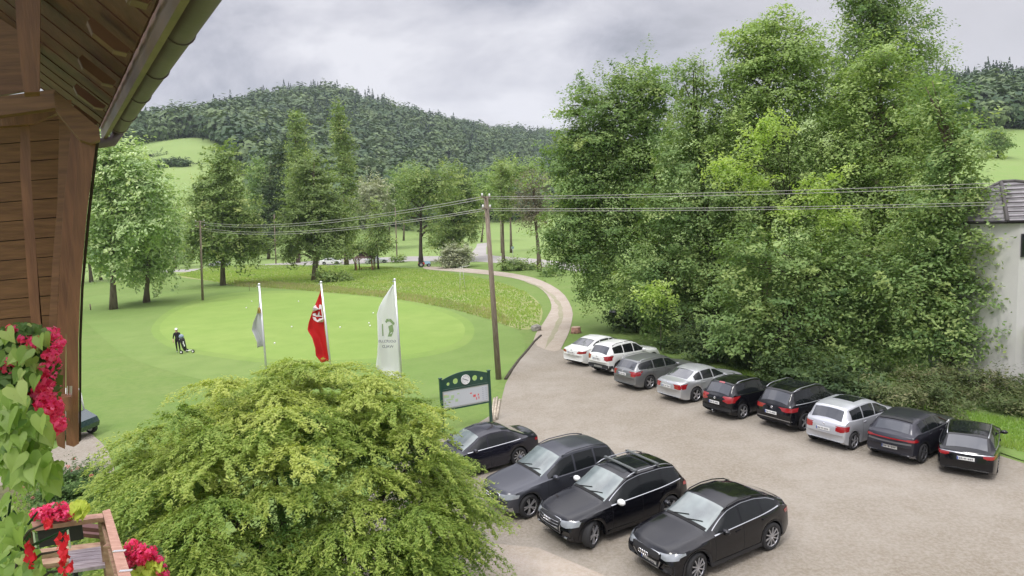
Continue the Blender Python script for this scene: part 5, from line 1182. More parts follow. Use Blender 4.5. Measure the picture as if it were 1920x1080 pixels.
mb = MB(); mb.tube([(0, 0, -.05), (0, 0, .12), (0, 0, .42)], [.44, .36, .33], 14); mb.build('stump_bark', prin('stumpbark', (.28, .15, .11), .9, var=.4, vscale=5, bump=.8), t)
mb = MB(); mb.tube([(0, 0, .42), (0, 0, .43)], .32, 14); mb.build('cut_top', prin('cutwood', (.45, .33, .24), .8, var=.2), t)

# light frame in the meadow
a, b = gr(862, 548), gr(873, 546); t = empty('metal_frame', a); tag(t, 'thin pale A-shaped metal frame standing in the tall grass', 'frame')
h = at(868, 500, a.y).z; mb = MB(); q = b - a
for p in (Vector((0, 0, 0)), q): mb.tube([p, q * .5 + (p - q * .5) * .35 + Vector((0, 0, h))], .03, 6)
mb.tube([q * .5 * .65 + Vector((-1.1, 0, h - .35)), q * .5 * .65 + Vector((1.1, 0, h + .1))], .035, 6); mb.tube([Vector((.1, 0, h * .5)), q + Vector((-.1, 0, h * .5))], .02, 6)
mb.build('tubes', prin('frametube', (.50, .50, .44), .5), t)

# golf balls and hole flags on the green
for i, (x, y) in enumerate([(472, 566), (462, 578), (560, 566), (547, 614), (638, 615), (692, 607), (694, 612), (700, 588), (515, 645), (600, 650)]):
    p = gr(x, y); mb = MB(); mb.ball(p + Vector((0, 0, .06)), .07, 8, 6); o = mb.build('practice_ball', M['white'], None)
    tag(o, ['small white ball at the back left of the green, farther one', 'small white ball at the back left of the green, nearer one', 'white ball near the back edge, between the grey-white and red flags', 'white ball on the green left of the red flag, midway down', 'lone white ball between the red and white flags', 'white ball just left of the white flag, upper of two', 'white ball just left of the white flag, lower of two', 'white ball touching the left edge of the white flag high up', 'white ball close above the maple right of the first pole', 'white ball close above the maple beside the red flag'][i], 'ball', 'white balls scattered on the putting green')
for i, (x, y, lb) in enumerate([(468, 545, 'thin hole flag stick at the back edge of the green'), (170, 581, 'short dark post on the lawn beside the timber post')]):
    p = gr(x, y); mb = MB(); mb.tube([p, p + Vector((0, 0, 1.1 if i == 0 else .6))], .03 if i == 0 else .07, 6); mb.box(p + Vector((0, 0, 1.0 if i == 0 else .62)), (.1, .04, .12)); o = mb.build('marker_post', M['polewood'], None); tag(o, lb, 'marker post')

# far things: shelter, cars, tractor, sign
def small_car(label, px, D, az, paintm):
    b = at(px[0], px[1], D); b.z = hz1(b.x, b.y)
    c = Car('parked_car', label, 'car', dict(SAL), paintm); c.glass([2.45, 3.2], x1=3.72); c.wheels('five')
    c.t.location = b; c.t.rotation_euler = (0, 0, R(90 - az)); return c
small_car('silver car seen behind the left power pole on the far road', (392, 503), 150, 262, 'silver')
small_car('white car on the far road under the rounded lawn tree', (642, 486), 138, 95, 'white')
small_car('pale car half hidden behind the little spruce on the far road', (728, 484), 136, 80, 'mpvsilver')
c_ = at(685, 491, 118); c_.z = 0; t = empty('shelter', c_); tag(t, 'small open timber shelter with a brown pyramid roof by the road', 'shelter')
for x in (-1.4, 1.4):
    for y in (-1.2, 1.2): mb = MB(); mb.box((x, y, 1.1), (.18, .18, 2.2)); mb.beam((x, y, 1.6), (x * .6, y, 2.2), .1, .1); mb.build('post', M['timber'], t)
mb = MB(); bs = [(-1.9, -1.7, 2.2), (1.9, -1.7, 2.2), (1.9, 1.7, 2.2), (-1.9, 1.7, 2.2)]; 
for i in range(4): mb.poly([bs[i], bs[(i + 1) % 4], (0, 0, 3.5)])
mb.poly(bs[::-1]); mb.build('roof', prin('shelterroof', (.16, .10, .09), .9, var=.3), t)
mb = MB(); mb.box((0, 0, .42), (2.2, .4, .08)); mb.box((-.8, 0, .2), (.1, .35, .4)); mb.box((.8, 0, .2), (.1, .35, .4)); mb.build('bench', M['timber'], t)
b = at(795, 494, 119); b.z = 0; t = empty('tractor', b, R(15)); tag(t, 'small red and pale blue mower tractor parked under the forked tree', 'tractor')
def wheel_simple(par, c, r, w, axis=(0, 1, 0), rimm=None):
    c = Vector(c); a = Vector(axis); mb = MB(); mb.tube([c - a * w / 2, c - a * w * .4, c + a * w * .4, c + a * w / 2], [r * .86, r, r, r * .86], 18); wh = mb.build('wheel', M['tyre'], par)
    mb = MB(); mb.tube([c - a * (w / 2 + .01), c + a * (w / 2 + .01)], r * .52, 14); mb.tube([c - a * (w / 2 + .03), c + a * (w / 2 + .03)], r * .16, 10); mb.build('rim', rimm or LIGHTM['rim'], wh)
for x, y, r_ in ((-.6, .55, .45), (-.6, -.55, .45), (.8, .5, .3), (.8, -.5, .3)): wheel_simple(t, (x, y, r_), r_, .25)
mb = MB(); mb.hexa([(.1, -.32, .5), (1.15, -.3, .5), (1.15, .3, .5), (.1, .32, .5)], [(.1, -.3, 1.05), (1.1, -.25, .9), (1.1, .25, .9), (.1, .3, 1.05)]); mb.build('bonnet', prin('tractorblue', (.35, .55, .68), .4), t)
mb = MB(); mb.box((-.45, 0, .62), (1.0, .8, .3)); mb.build('chassis', M['red'], t); mb = MB(); mb.box((-.55, 0, .85), (.45, .45, .14)); mb.box((-.78, 0, 1.1), (.1, .45, .5)); mb.build('seat', M['black'], t)
mb = MB(); mb.tube([(-.9, -.4, .6), (-.9, -.4, 1.7), (-.9, .4, 1.7), (-.9, .4, .6)], .035, 6); mb.build('roll_bar', M['black'], t); mb = MB(); mb.tube([(0, 0, 1.0), (-.15, 0, 1.25)], .02, 6); mb.tube([(-.15 + .1 * math.sin(a) * .5, .18 * math.cos(a), 1.25 + .1 * math.sin(a)) for a in np.linspace(0, 6.28, 13)], .015, 5); mb.build('steering_wheel', M['black'], t)
b = at(962, 486, 134); b.z = 0; t = empty('road_sign', b); tag(t, 'small green-grey sign on a thin post at the far road', 'sign')
mb = MB(); mb.tube([(0, 0, 0), (0, 0, 2.2)], .05, 6); mb.build('post', M['alu'], t); mb = MB(); mb.box((0, -.06, 1.95), (.6, .04, .5)); mb.build('sign_plate', prin('signplate', (.22, .32, .28), .5), t)
# dark trailer half hidden in the shade of the trees
b = gr(1178, 612); t = empty('trailer', b, R(-12)); tag(t, 'dark low trailer in the shade under the big tree beyond the white saloon', 'trailer')
mb = MB(); mb.hexa([(-1.3, -.7, .4), (1.0, -.7, .4), (1.0, .7, .4), (-1.3, .7, .4)], [(-1.35, -.75, 1.2), (1.0, -.75, 1.0), (1.0, .75, 1.0), (-1.35, .75, 1.2)]); mb.build('tub', M['blackplastic'], t)
mb = MB(); mb.box((1.35, 0, .62), (.7, 1.1, .08)); mb.build('deck', prin('trailerdeck', (.25, .25, .28), .4), t)
for y in (-.78, .78): wheel_simple(t, (-.2, y, .3), .3, .2)

# golf cart behind the timber post
b = gr(150, 822); t = empty('golf_cart', b + Vector((-.78, .25, .03)), R(-8)); tag(t, 'dark green golf cart half hidden behind the timber post', 'golf cart')
cg = prin('cartgreen', (.012, .035, .035), .25, coat=1)
mb = MB(); prof = [(-1.05, .35), (-1.1, .75), (-.6, .8), (-.45, .42), (.42, .40), (.50, 1.0), (.62, 1.06), (.86, .92), (1.14, .76), (1.24, .54), (1.2, .34), (1.05, .34), (.95, .48), (.72, .48), (.6, .3), (-.6, .3)]
mb.hexa([(x, -.56, z) for x, z in prof], [(x, .56, z) for x, z in prof]); mb.build('body', cg, t, smooth=30)
for x in (.85, -.8):
    for y in (-.5, .5): wheel_simple(t, (x, y, .24), .24, .2, rimm=M['white'])
mb = MB(); mb.box((-.35, 0, .74), (.5, 1.0, .14)); mb.box((-.58, 0, 1.0), (.1, 1.0, .4), Matrix.Rotation(R(-12), 3, 'Y')); mb.build('seat', prin('cartseat', (.55, .52, .45), .6), t)
for y in (-.5, .5):
    mb = MB(); mb.tube([(.60, y, 1.0), (.50, y, 1.95)], .04, 6); mb.build('roof_strut', M['white'], t); mb = MB(); mb.tube([(-.75, y, .8), (-.8, y, 1.95)], .02, 6); mb.build('roof_strut', M['white'], t)
mb = MB(); mb.hexa([(-1.0, -.58, 1.95), (.50, -.58, 1.95), (.50, .58, 1.95), (-1.0, .58, 1.95)], [(-.92, -.5, 2.03), (.42, -.5, 2.03), (.42, .5, 2.03), (-.92, .5, 2.03)]); mb.build('roof', M['white'], t)
mb = MB(); mb.tube([(.62, -.25, .84), (.3, -.25, 1.05)], .025, 6); mb.tube([(.3 + .05 * math.sin(a), -.25 + .17 * math.cos(a), 1.05 + .16 * math.sin(a)) for a in np.linspace(0, 6.28, 15)], .016, 5); mb.build('steering_wheel', M['black'], t)
mb = MB(); mb.ball((.95, -.62, 1.02), (.06, .08, .09), 8, 6); mb.tube([(.8, -.55, .85), (.95, -.62, 1.0)], .015, 5); mb.build('mirror', M['black'], t)

# the golfer and the bag trolley
def person():
    b = gr(335, 661); t = empty('person', b, R(20)); t['label'] = 'person in black top, black trousers and white cap walking behind a golf trolley'; t['category'] = 'person'
    J = dict(pel=((0, 0, .93), .135), wai=((0, .01, 1.08), .125), che=((0, .02, 1.30), .15), nec=((0, .0, 1.47), .062), hed=((0, -.01, 1.58), .085), hd2=((0, -.015, 1.68), .09),
             sl=((.17, .02, 1.40), .062), el=((.24, -.02, 1.14), .045), wl=((.20, -.22, 1.0), .032), hl=((.19, -.30, .98), .034),
             sr=((-.17, .02, 1.40), .062), er=((-.25, .04, 1.13), .045), wr=((-.25, -.08, .92), .032), hr=((-.25, -.11, .84), .034),
             hpl=((.09, 0, .88), .10), kl=((.10, -.10, .50), .062), al=((.10, .06, .10), .042), fl=((.10, -.09, .04), .042),
             hpr=((-.09, 0, .88), .10), kr=((-.10, .02, .49), .062), ar=((-.10, .14, .12), .042), fr=((-.10, .02, .04), .042))
    E = [('pel', 'wai'), ('wai', 'che'), ('che', 'nec'), ('nec', 'hed'), ('hed', 'hd2'), ('che', 'sl'), ('sl', 'el'), ('el', 'wl'), ('wl', 'hl'), ('che', 'sr'), ('sr', 'er'), ('er', 'wr'), ('wr', 'hr'), ('pel', 'hpl'), ('hpl', 'kl'), ('kl', 'al'), ('al', 'fl'), ('pel', 'hpr'), ('hpr', 'kr'), ('kr', 'ar'), ('ar', 'fr')]
    # five fingers and a thumb's place on each hand
    for s_, h0 in (('l', Vector((.19, -.30, .98))), ('r', Vector((-.25, -.11, .84)))):
        for k in range(5):
            nm = 'g%s%d' % (s_, k); off = Vector(((k - 1.5) * .016, -.06, -.03)) if k < 4 else Vector((-.045 if s_ == 'l' else .045, -.02, .0))
            if s_ == 'r': off = Vector((off.x, off.z * .5, -.07 if k < 4 else -.02))
            J[nm] = (tuple(h0 + off), .009); E.append(('h' + s_, nm))
    names = list(J); me = bpy.data.meshes.new('body'); me.from_pydata([J[k][0] for k in names], [(names.index(a), names.index(c)) for a, c in E], [])
    o = bpy.data.objects.new('body', me); S.collection.objects.link(o)
    sk = o.modifiers.new('skin', 'SKIN'); sv = me.skin_vertices[0].data
    for i, k in enumerate(names): sv[i].radius = (J[k][1], J[k][1]); sv[i].use_root = (k == 'pel')
    sb = o.modifiers.new('sub', 'SUBSURF'); sb.levels = 2; sb.render_levels = 2
    bpy.context.view_layer.update(); dg = bpy.context.evaluated_depsgraph_get(); m2 = bpy.data.meshes.new_from_object(o.evaluated_get(dg)); bpy.data.objects.remove(o)
    m2.materials.clear(); skin = prin('skin', (.55, .33, .24), .5); bl = prin('clothblack', (.012, .012, .014), .85); shoe = prin('shoe', (.5, .5, .5), .5)
    body = link(m2, 'body', [skin, bl, shoe], t)
    for p in m2.polygons:
        c = p.center; p.use_smooth = True; p.material_index = 2 if c.z < .09 else (0 if c.z > 1.475 or (c.z < 1.03 and abs(c.x) > .165) else 1)
    mb = MB(); mb.ball((0, -.012, 1.70), (.105, .12, .085), 14, 8); mb.hexa([(-.07, -.10, 1.69), (.07, -.10, 1.69), (.06, -.20, 1.67), (-.06, -.20, 1.67)], [(-.07, -.10, 1.705), (.07, -.10, 1.705), (.06, -.20, 1.68), (-.06, -.20, 1.68)]); mb.build('cap', M['white'], t)
    mb = MB(); mb.ball((0, .03, 1.60), (.088, .075, .10), 12, 8); mb.build('hair', prin('hair', (.35, .27, .18), .7), t)
    mb = MB(); mb.ball((0, -.107, 1.60), (.012, .02, .018), 6, 5); mb.build('nose', skin, t)
    for s_ in (-1, 1):
        mb = MB(); mb.ball((s_ * .032, -.09, 1.625), (.012, .008, .008), 6, 5); mb.build('eye', M['black'], t); mb = MB(); mb.ball((s_ * .088, 0, 1.60), (.012, .022, .03), 6, 5); mb.build('ear', skin, t)
    mb = MB(); mb.ball((0, -.094, 1.565), (.022, .008, .006), 6, 5); mb.build('mouth', prin('lips', (.42, .16, .13), .5), t)
person()
b = gr(345, 662); t = empty('golf_trolley', b, R(-10)); tag(t, 'black golf bag with a grey-blue top on a three-wheeled pull trolley', 'golf trolley')
mb = MB(); a0 = Vector((.12, 0, .18)); a1 = Vector((-.06, 0, 1.08)); mb.tube([a0, a0.lerp(a1, .3), a0.lerp(a1, .9), a1], [.09, .15, .17, .15], 12); bag = mb.build('bag', M['black'], t)
mb = MB(); mb.ball(a1 + Vector((-.02, 0, .12)), (.17, .16, .16), 12, 8); mb.build('bag_hood', prin('hood', (.25, .31, .40), .7), bag)
mb = MB(); mb.beam(a0.lerp(a1, .35) + Vector((.12, -.10, 0)), a0.lerp(a1, .75) + Vector((.12, -.10, 0)), .07, .03); mb.beam(a0.lerp(a1, .55) + Vector((.06, -.13, 0)), a0.lerp(a1, .75) + Vector((.16, -.10, 0)), .05, .03); mb.build('bag_stripe', M['white'], bag)
mb = MB(); mb.tube([(.1, 0, .14), (.62, 0, .22)], .03, 6); mb.tube([(.1, 0, .14), (-.25, 0, 1.0)], .02, 6); mb.build('trolley_frame', M['white'], t)
for x, y, r_ in ((.02, -.3, .13), (.02, .3, .13), (.72, 0, .12)): wheel_simple(t, (x, y, r_), r_, .06, rimm=M['white'])
# ------------------------------------------------------------------ house at the right
def house():
    c = at(1889, 415, 28.6); c0 = Vector((c.x, c.y, 0)); ez = c.z
    v1 = Vector((.80, -.60, 0)).normalized(); v2 = Vector((-.52, .854, 0)).normalized(); S1, S2 = 9.0, 3.6
    t = empty('house', c0); tag(t, 'white rendered house with a hipped grey tiled roof at the right edge behind the trees', 'house')
    corners = [Vector((0, 0, 0)), v1 * S1, v1 * S1 + v2 * S2, v2 * S2]
    inset = lambda p: p + ((corners[0] + corners[2]) * .5 - p).normalized() * .45
    A_ = [inset(p) for p in corners]
    mb = MB(); mb.hexa([p for p in A_], [p + Vector((0, 0, ez - .02)) for p in A_]); mb.build('wall', prin('render', (.62, .60, .58), .85, var=.06, vscale=1, bump=.1), t)
    tile = prin('rooftile', (.27, .255, .265), .7, var=.2, vscale=2)
    w = tile.node_tree; wv = N(w, 'ShaderNodeTexWave'); wv.wave_type = 'BANDS'; wv.bands_direction = 'Z'; wv.inputs['Scale'].default_value = 1.6; wv.inputs['Distortion'].default_value = .3
    tc = N(w, 'ShaderNodeTexCoord'); w.links.new(tc.outputs['Object'], wv.inputs[0]); bp = N(w, 'ShaderNodeBump'); bp.inputs['Strength'].default_value = 1; bp.inputs['Distance'].default_value = .12
    w.links.new(wv.outputs[0], bp.inputs['Height']); w.links.new(bp.outputs[0], w.nodes['Principled BSDF'].inputs['Normal'])
    pk = at(1877, 341, 28.6 + 2.2) - c0; pk2 = pk + (v1 * .5)
    cs = [p + Vector((0, 0, ez)) for p in corners]
    mb = MB(); mb.poly([cs[0], cs[1], pk2, pk]); mb.poly([cs[1], cs[2], pk2]); mb.poly([cs[2], cs[3], pk, pk2]); mb.poly([cs[3], cs[0], pk]); mb.poly([p - Vector((0, 0, .06)) for p in cs][::-1])
    rf = mb.build('roof', tile, t)
    mb = MB()
    for a, b in ((cs[0], pk), (cs[1], pk2), (cs[3], pk), (pk, pk2)): mb.tube([a, b], .09, 6)
    mb.build('ridge_tiles', prin('ridgetile', (.10, .09, .09), .7), rf)
    mb = MB()
    for k in range(1, 9):
        f = k / 9; mb.tube([cs[0].lerp(pk, f) + Vector((0, 0, .02)), cs[1].lerp(pk2, f) + Vector((0, 0, .02))], .022, 5); 
    mb.build('tile_course', prin('tileline', (.12, .10, .11), .8), rf)
    mb = MB()
    for i in range(4): mb.tube([cs[i] + Vector((0, 0, -.03)), cs[(i + 1) % 4] + Vector((0, 0, -.03))], .07, 8)
    mb.build('gutter', M['planter'], rf)
    n = Vector((v1.y, -v1.x, 0)); n = n if n.y < 0 else -n
    def on_wall(nm, s0, z0, w_, h_, fm, gm, fw=.07):
        o0 = A_[0] + v1 * s0 + n * .0
        R3 = Matrix.Rotation(math.atan2(v1.y, v1.x), 3, 'Z'); c_ = o0 + v1 * w_ / 2 + Vector((0, 0, z0 + h_ / 2))
        mb = MB()
        for dz in (-1, 1): mb.box(c_ + Vector((0, 0, dz * (h_ / 2 - fw / 2))) + n * .04, (w_, .08, fw), R3)
        for dx in (-1, 1): mb.box(c_ + v1 * dx * (w_ / 2 - fw / 2) + n * .04, (fw, .08, h_ - 2 * fw), R3)
        f = mb.build(nm, fm, t); mb = MB(); mb.box(c_ + n * .01, (w_ - 2 * fw, .06, h_ - 2 * fw), R3); mb.build('pane' if 'window' in nm else 'leaf', gm, f)
    dk = prin('darkframe', (.02, .02, .022), .5)
    on_wall('window', .05, ez - 1.55, .32, 1.0, dk, M['glass'], .05); on_wall('window', .55, ez - 1.6, 1.6, 1.1, dk, prin('blindglass', (.25, .33, .34), .2), .07)
    on_wall('door', .62, .05, 1.9, 2.3, M['white'], prin('reddoor', (.30, .10, .06), .5), .08)
    o0 = A_[0] + v1 * .3 + Vector((0, 0, 2.75)); mb = MB(); mb.hexa([o0, o0 + v1 * 3, o0 + v1 * 3 + n * .9 - Vector((0, 0, .25)), o0 + n * .9 - Vector((0, 0, .25))], [p + Vector((0, 0, .08)) for p in (o0, o0 + v1 * 3, o0 + v1 * 3 + n * .9 - Vector((0, 0, .25)), o0 + n * .9 - Vector((0, 0, .25)))]); mb.build('awning', prin('awning', (.35, .42, .38), .6), t)
    mb = MB(); ch = pk2 + v1 * 1.2 + Vector((0, 0, -.5)); mb.box(ch, (.5, .5, 1.4)); mb.build('chimney', dk, rf)
house()
o = sheet('forecourt', [(1830, 725), (1840, 640), (2300, 600), (2400, 760), (1960, 745)], M['track'], .05, 0)

# ------------------------------------------------------------------ our own building: eave, wall, posts
G1p, G2p = None, None
GZ = CH + .95
def onz(px, py, z): d = ray(px, py); return Vector((0, 0, CH)) + d * ((z - CH) / d.z)
g1 = onz(374, 0, GZ); g2 = onz(222, 238, GZ); gd = (g2 - g1).normalized()
gl = Vector((gd.y, -gd.x, 0)); gl = gl if gl.x < 0 else -gl   # towards the house wall
sl = (gl * math.cos(R(42)) + Vector((0, 0, 1)) * math.sin(R(42))).normalized()
pn = gd.cross(sl).normalized(); pn = pn if pn.z > 0 else -pn
fas = g1 + gl * .16 + Vector((0, 0, -.02))
def onroof(px, py, off=0):
    d = ray(px, py); o = Vector((0, 0, CH)); den = d.dot(pn); return o + d * (((fas - pn * off) - o).dot(pn) / den)
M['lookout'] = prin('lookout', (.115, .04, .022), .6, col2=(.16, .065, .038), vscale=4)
te = empty('eave', g2); tag(te, 'brown timber roof eave with carved lookouts at the upper left', 'roof')
inv = Vector((-g2.x, -g2.y, -g2.z))
def bld(mb, name, mat, par=te, smooth=None):
    for v in mb.bm.verts: v.co += inv
    return mb.build(name, mat, par, smooth)
# soffit boards run up the slope, side by side along the gutter
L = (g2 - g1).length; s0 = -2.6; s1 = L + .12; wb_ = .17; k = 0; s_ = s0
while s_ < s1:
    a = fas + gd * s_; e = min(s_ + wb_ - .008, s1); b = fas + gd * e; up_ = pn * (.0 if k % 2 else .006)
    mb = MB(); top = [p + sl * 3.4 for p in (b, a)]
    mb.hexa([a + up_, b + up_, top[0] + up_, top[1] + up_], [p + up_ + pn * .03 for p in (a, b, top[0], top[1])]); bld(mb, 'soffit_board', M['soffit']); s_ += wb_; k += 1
# rafters below the boards
for i, f in enumerate((-.30, .18, .63, 1.08, 1.50, 1.93, 2.34)):
    pass
notch = [((170, 43), (252, 103)), ((152, 112), (226, 163)), ((143, 160), (208, 208)), ((140, 200), (197, 240)), ((232, -20), (300, 18))]
for a_, b_ in notch:
    a = onroof(*a_, off=.05); b = onroof(*b_, off=.05); q = fas + gd * ((b - fas).dot(gd)) - pn * .05; hi = q + sl * ((a - q).dot(sl))
    w_ = gd * .042; dn = -pn * .055; L_ = (hi - q).length
    prof = [(0, 0), (0, .45), (.05, 1), (L_ - .05, 1), (L_, .45), (L_, 0)]
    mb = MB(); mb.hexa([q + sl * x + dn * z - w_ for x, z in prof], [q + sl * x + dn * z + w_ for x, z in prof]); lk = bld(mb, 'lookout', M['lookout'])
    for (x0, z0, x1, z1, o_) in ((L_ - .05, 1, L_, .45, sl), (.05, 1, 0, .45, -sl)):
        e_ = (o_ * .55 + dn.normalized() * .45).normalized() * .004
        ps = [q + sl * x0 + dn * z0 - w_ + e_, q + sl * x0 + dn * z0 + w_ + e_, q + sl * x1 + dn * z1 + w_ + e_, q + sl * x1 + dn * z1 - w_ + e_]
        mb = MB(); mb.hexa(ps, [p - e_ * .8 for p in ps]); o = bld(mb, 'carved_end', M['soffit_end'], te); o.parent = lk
# fascia board and gutter
mb = MB(); q0, q1 = fas + gd * s0 - gl * .03, fas + gd * (s1 + .03) - gl * .03
mb.hexa([q0 + Vector((0, 0, -.09)), q1 + Vector((0, 0, -.09)), q1 + Vector((0, 0, .09)), q0 + Vector((0, 0, .09))], [p - gl * .03 for p in (q0 + Vector((0, 0, -.09)), q1 + Vector((0, 0, -.09)), q1 + Vector((0, 0, .09)), q0 + Vector((0, 0, .09)))]); bld(mb, 'fascia', prin('fascia', (.16, .10, .065), .5, var=.2))
tg = empty('rain_gutter', g2); tag(tg, 'brown metal half-round rain gutter running along the eave', 'gutter')
mb = MB(); ra = [g1 + gd * s_ for s_ in np.linspace(-2.6, L + .05, 30)]; rows = []
for p in ra: rows.append([mb.bm.verts.new(p + gl * .066 * math.cos(a) + Vector((0, 0, 1)) * .066 * math.sin(a)) for a in np.linspace(math.pi, 2 * math.pi, 13)])
for a, b in zip(rows, rows[1:]):
    for i in range(12): f = mb.bm.faces.new((a[i], a[i + 1], b[i + 1], b[i])); f.smooth = True
mb.tube([p - gl * .068 + Vector((0, 0, .0)) for p in ra], .011, 6)
mb.poly([v.co.copy() for v in rows[-1]]); bld(mb, 'gutter_channel', M['gutter'], tg)
for s_ in (-.5, .5, 1.35, 2.2, 3.1, L - .15):
    p = g1 + gd * s_; mb = MB(); mb.tube([p + gl * .069 * math.cos(a) + Vector((0, 0, 1)) * .069 * math.sin(a) for a in np.linspace(math.pi, 2 * math.pi, 13)], .004, 5); bld(mb, 'gutter_bracket', M['gutter'], tg)
mb = MB(); p = g2 - Vector((0, 0, .04)) - gd * .0; mb.tube([p, p + Vector((0, 0, -.09)) + gl * .06, p + Vector((0, 0, -.13)) + gl * .28], .045, 10); bld(mb, 'outlet_elbow', M['gutter'], tg)
# everything timber below: flat members with real thickness, standing on upright planes
def member(name, poly, D, th, mat, par, D2=None):
    """poly in view units; D distance of its face; D2 distance at its right side (a wall running away)"""
    xs = [p[0] for p in poly]; x0, x1 = min(xs), max(xs)
    f = lambda x: D if D2 is None else D + (D2 - D) * (x - x0) / max(1, x1 - x0)
    a = [at(x, y, f(x)) for x, y in poly]; b = [p + Vector(((sum(p.x for p in a) / len(a)) / D, 1, 0)).normalized() * th for p in a]
    mb = MB(); mb.hexa(a, b)
    bm = mb.bm; bmesh.ops.triangulate(bm, faces=[f_ for f_ in bm.faces if len(f_.verts) > 4])
    o = mb.build(name, mat, None); o.parent = par; o.matrix_parent_inverse = Matrix.Identity(4)
    for v in o.data.vertices: v.co -= par.location
    return o
tw = empty('timber_wall', at(60, 400, 4.4)); tag(tw, 'board-clad timber gable wall at the left edge under the eave', 'wall')
y = 195.0
while y < 625:
    member('wall_board', [(-60, y + 8), (134, y - 8), (134, y + 27), (-60, y + 43)], 4.35, .03, M['timber_h'], tw, 4.6); y += 36.5
member('wall_lining', [(-60, 225), (128, 222), (128, 625), (-60, 640)], 4.45, .05, LIGHTM['gap'], tw, 4.7)
member('wall_post', [(38, 226), (56, 232), (58, 330), (66, 450), (76, 600), (82, 640), (62, 640), (54, 560), (44, 420), (38, 330)], 4.15, .08, M['timber'], tw)
member('rail_beam', [(-40, 222), (38, 214), (104, 204), (112, 210), (60, 232), (-40, 240)], 4.1, .1, M['timber'], tw)
member('tie_beam', [(-40, 186), (103, 167), (104, 202), (-40, 222)], 3.9, .12, M['timber_h'], tw)
member('hanging_post', [(26, -60), (76, -60), (75, 60), (74, 172), (45, 173), (38, 120), (30, 40)], 3.55, .14, M['timber'], tw)
member('upper_boards', [(-60, -60), (70, -60), (76, 165), (-60, 190)], 4.6, .05, M['timber_h'], tw)
tp_ = empty('timber_post', at(150, 500, 4.0)); tag(tp_, 'tall dark brown timber corner post with a ragged free lower end', 'post')
member('post_plank', [(134, 238), (150, 250), (136, 430), (124, 600), (122, 842), (108, 836), (100, 800), (106, 640), (118, 400)], 3.95, .1, M['timber'], tp_)
member('post_plank', [(150, 250), (181, 258), (163, 400), (151, 540), (147, 640), (148, 832), (138, 838), (124, 834), (124, 600), (136, 430)], 3.85, .14, M['timber'], tp_)
member('edge_board', [(181, 258), (187, 254), (170, 400), (157, 540), (153, 640), (152, 826), (148, 830), (148, 640), (152, 540), (164, 400)], 3.9, .16, M['darkbark'], tp_)
member('inner_shadow_board', [(112, 220), (134, 238), (118, 400), (108, 560), (104, 700), (112, 835), (96, 790), (90, 640), (98, 500), (108, 380)], 4.05, .1, M['timber_h'], tp_)
member('corner_bracket', [(100, 170), (112, 178), (186, 240), (188, 262), (170, 268), (150, 262), (104, 206)], 3.75, .12, M['timber_h'], tp_)
member('bracket_arm', [(96, 752), (110, 746), (134, 744), (135, 764), (126, 770), (112, 772), (104, 778), (96, 780)], 3.7, .1, M['timber'], tp_)
for x in (126, 131, 134): member('pin', [(x, 724), (x + 1.2, 724), (x + .8, 746), (x - .4, 746)], 3.75, .005, M['alu'], tp_)
# ------------------------------------------------------------------ balcony rail, bench and flowers below
DZ = 5.6  # height of the terrace rail top
def rp(px, py, z=DZ): return onz(px, py, z)
tr = empty('terrace_railing', rp(215, 956)); tag(tr, 'weathered pinkish timber terrace railing, corner of two flat top boards', 'railing')
def rl(name, pts, th, mat, par=None, z=DZ):
    par = par or tr; a = [rp(x, y, z) for x, y in pts]; b = [p - Vector((0, 0, th)) for p in a]; mb = MB(); mb.hexa(a, b)
    o = mb.build(name, mat, None); o.parent = par
    for v in o.data.vertices: v.co -= par.location
    return o
rl('top_board', [(46, 980), (192, 962), (194, 970), (48, 990)], .05, M['rail'])
rl('top_board', [(192, 958), (206, 954), (262, 1130), (234, 1130)], .05, M['rail'])
rl('inner_trim', [(186, 968), (191, 966), (226, 1100), (220, 1100)], .11, M['railside'], z=DZ - .09)
for zz, x0, y0, x1, y1 in ((DZ - .38, 72, 1002, 152, 992), (DZ - .75, 52, 1032, 190, 1016), (DZ - 1.05, 60, 1050, 190, 1036)):
    rl('cross_rail', [(x0, y0), (x1, y1), (x1, y1 + 9), (x0, y0 + 11)], .06, M['railside'], z=zz)
for zz, p in ((DZ - .3, [(152, 980), (194, 984), (194, 992), (152, 988)]), (DZ - .5, [(156, 992), (194, 996), (194, 1004), (156, 1000)])): rl('side_rail', p, .05, prin('railred', (.10, .035, .03), .6), z=zz)
for x, y in ((195, 972), (206, 1020), (50, 995)):
    p = rp(x, y, DZ - .06); mb = MB(); mb.box(p - Vector((0, 0, .7)) - tr.location, (.09, .09, 1.4)); mb.build('post', M['railside'], tr)
tb = empty('bench', rp(170, 1045, DZ - .55)); tag(tb, 'grey weathered plank bench beside the terrace railing', 'bench')
z_ = DZ - .55
for k in range(5):
    f0, f1 = k / 5, (k + .93) / 5; L0, R0, L1, R1 = (128, 1033), (205, 1022), (130, 1070), (213, 1058)
    lp = lambda a, b, f: (a[0] + (b[0] - a[0]) * f, a[1] + (b[1] - a[1]) * f)
    rl('seat_plank', [lp(L0, L1, f0), lp(R0, R1, f0), lp(R0, R1, f1), lp(L0, L1, f1)], .035, M['greywood'], tb, z_)
for x, y in ((136, 1066), (206, 1056), (134, 1038), (200, 1028)):
    p = rp(x, y, z_ - .04) - tb.location; mb = MB(); mb.tube([p, p + Vector((.05, 0, -.42))], .015, 6); mb.build('leg', M['black'], tb)
tt = empty('window_box', rp(112, 990, DZ - .05)); tag(tt, 'long dark planter box hung on the terrace rail, full of pink flowers', 'planter')
rl('box', [(70, 986), (153, 974), (153, 980), (70, 996)], .19, M['planter'], tt, DZ - .06)
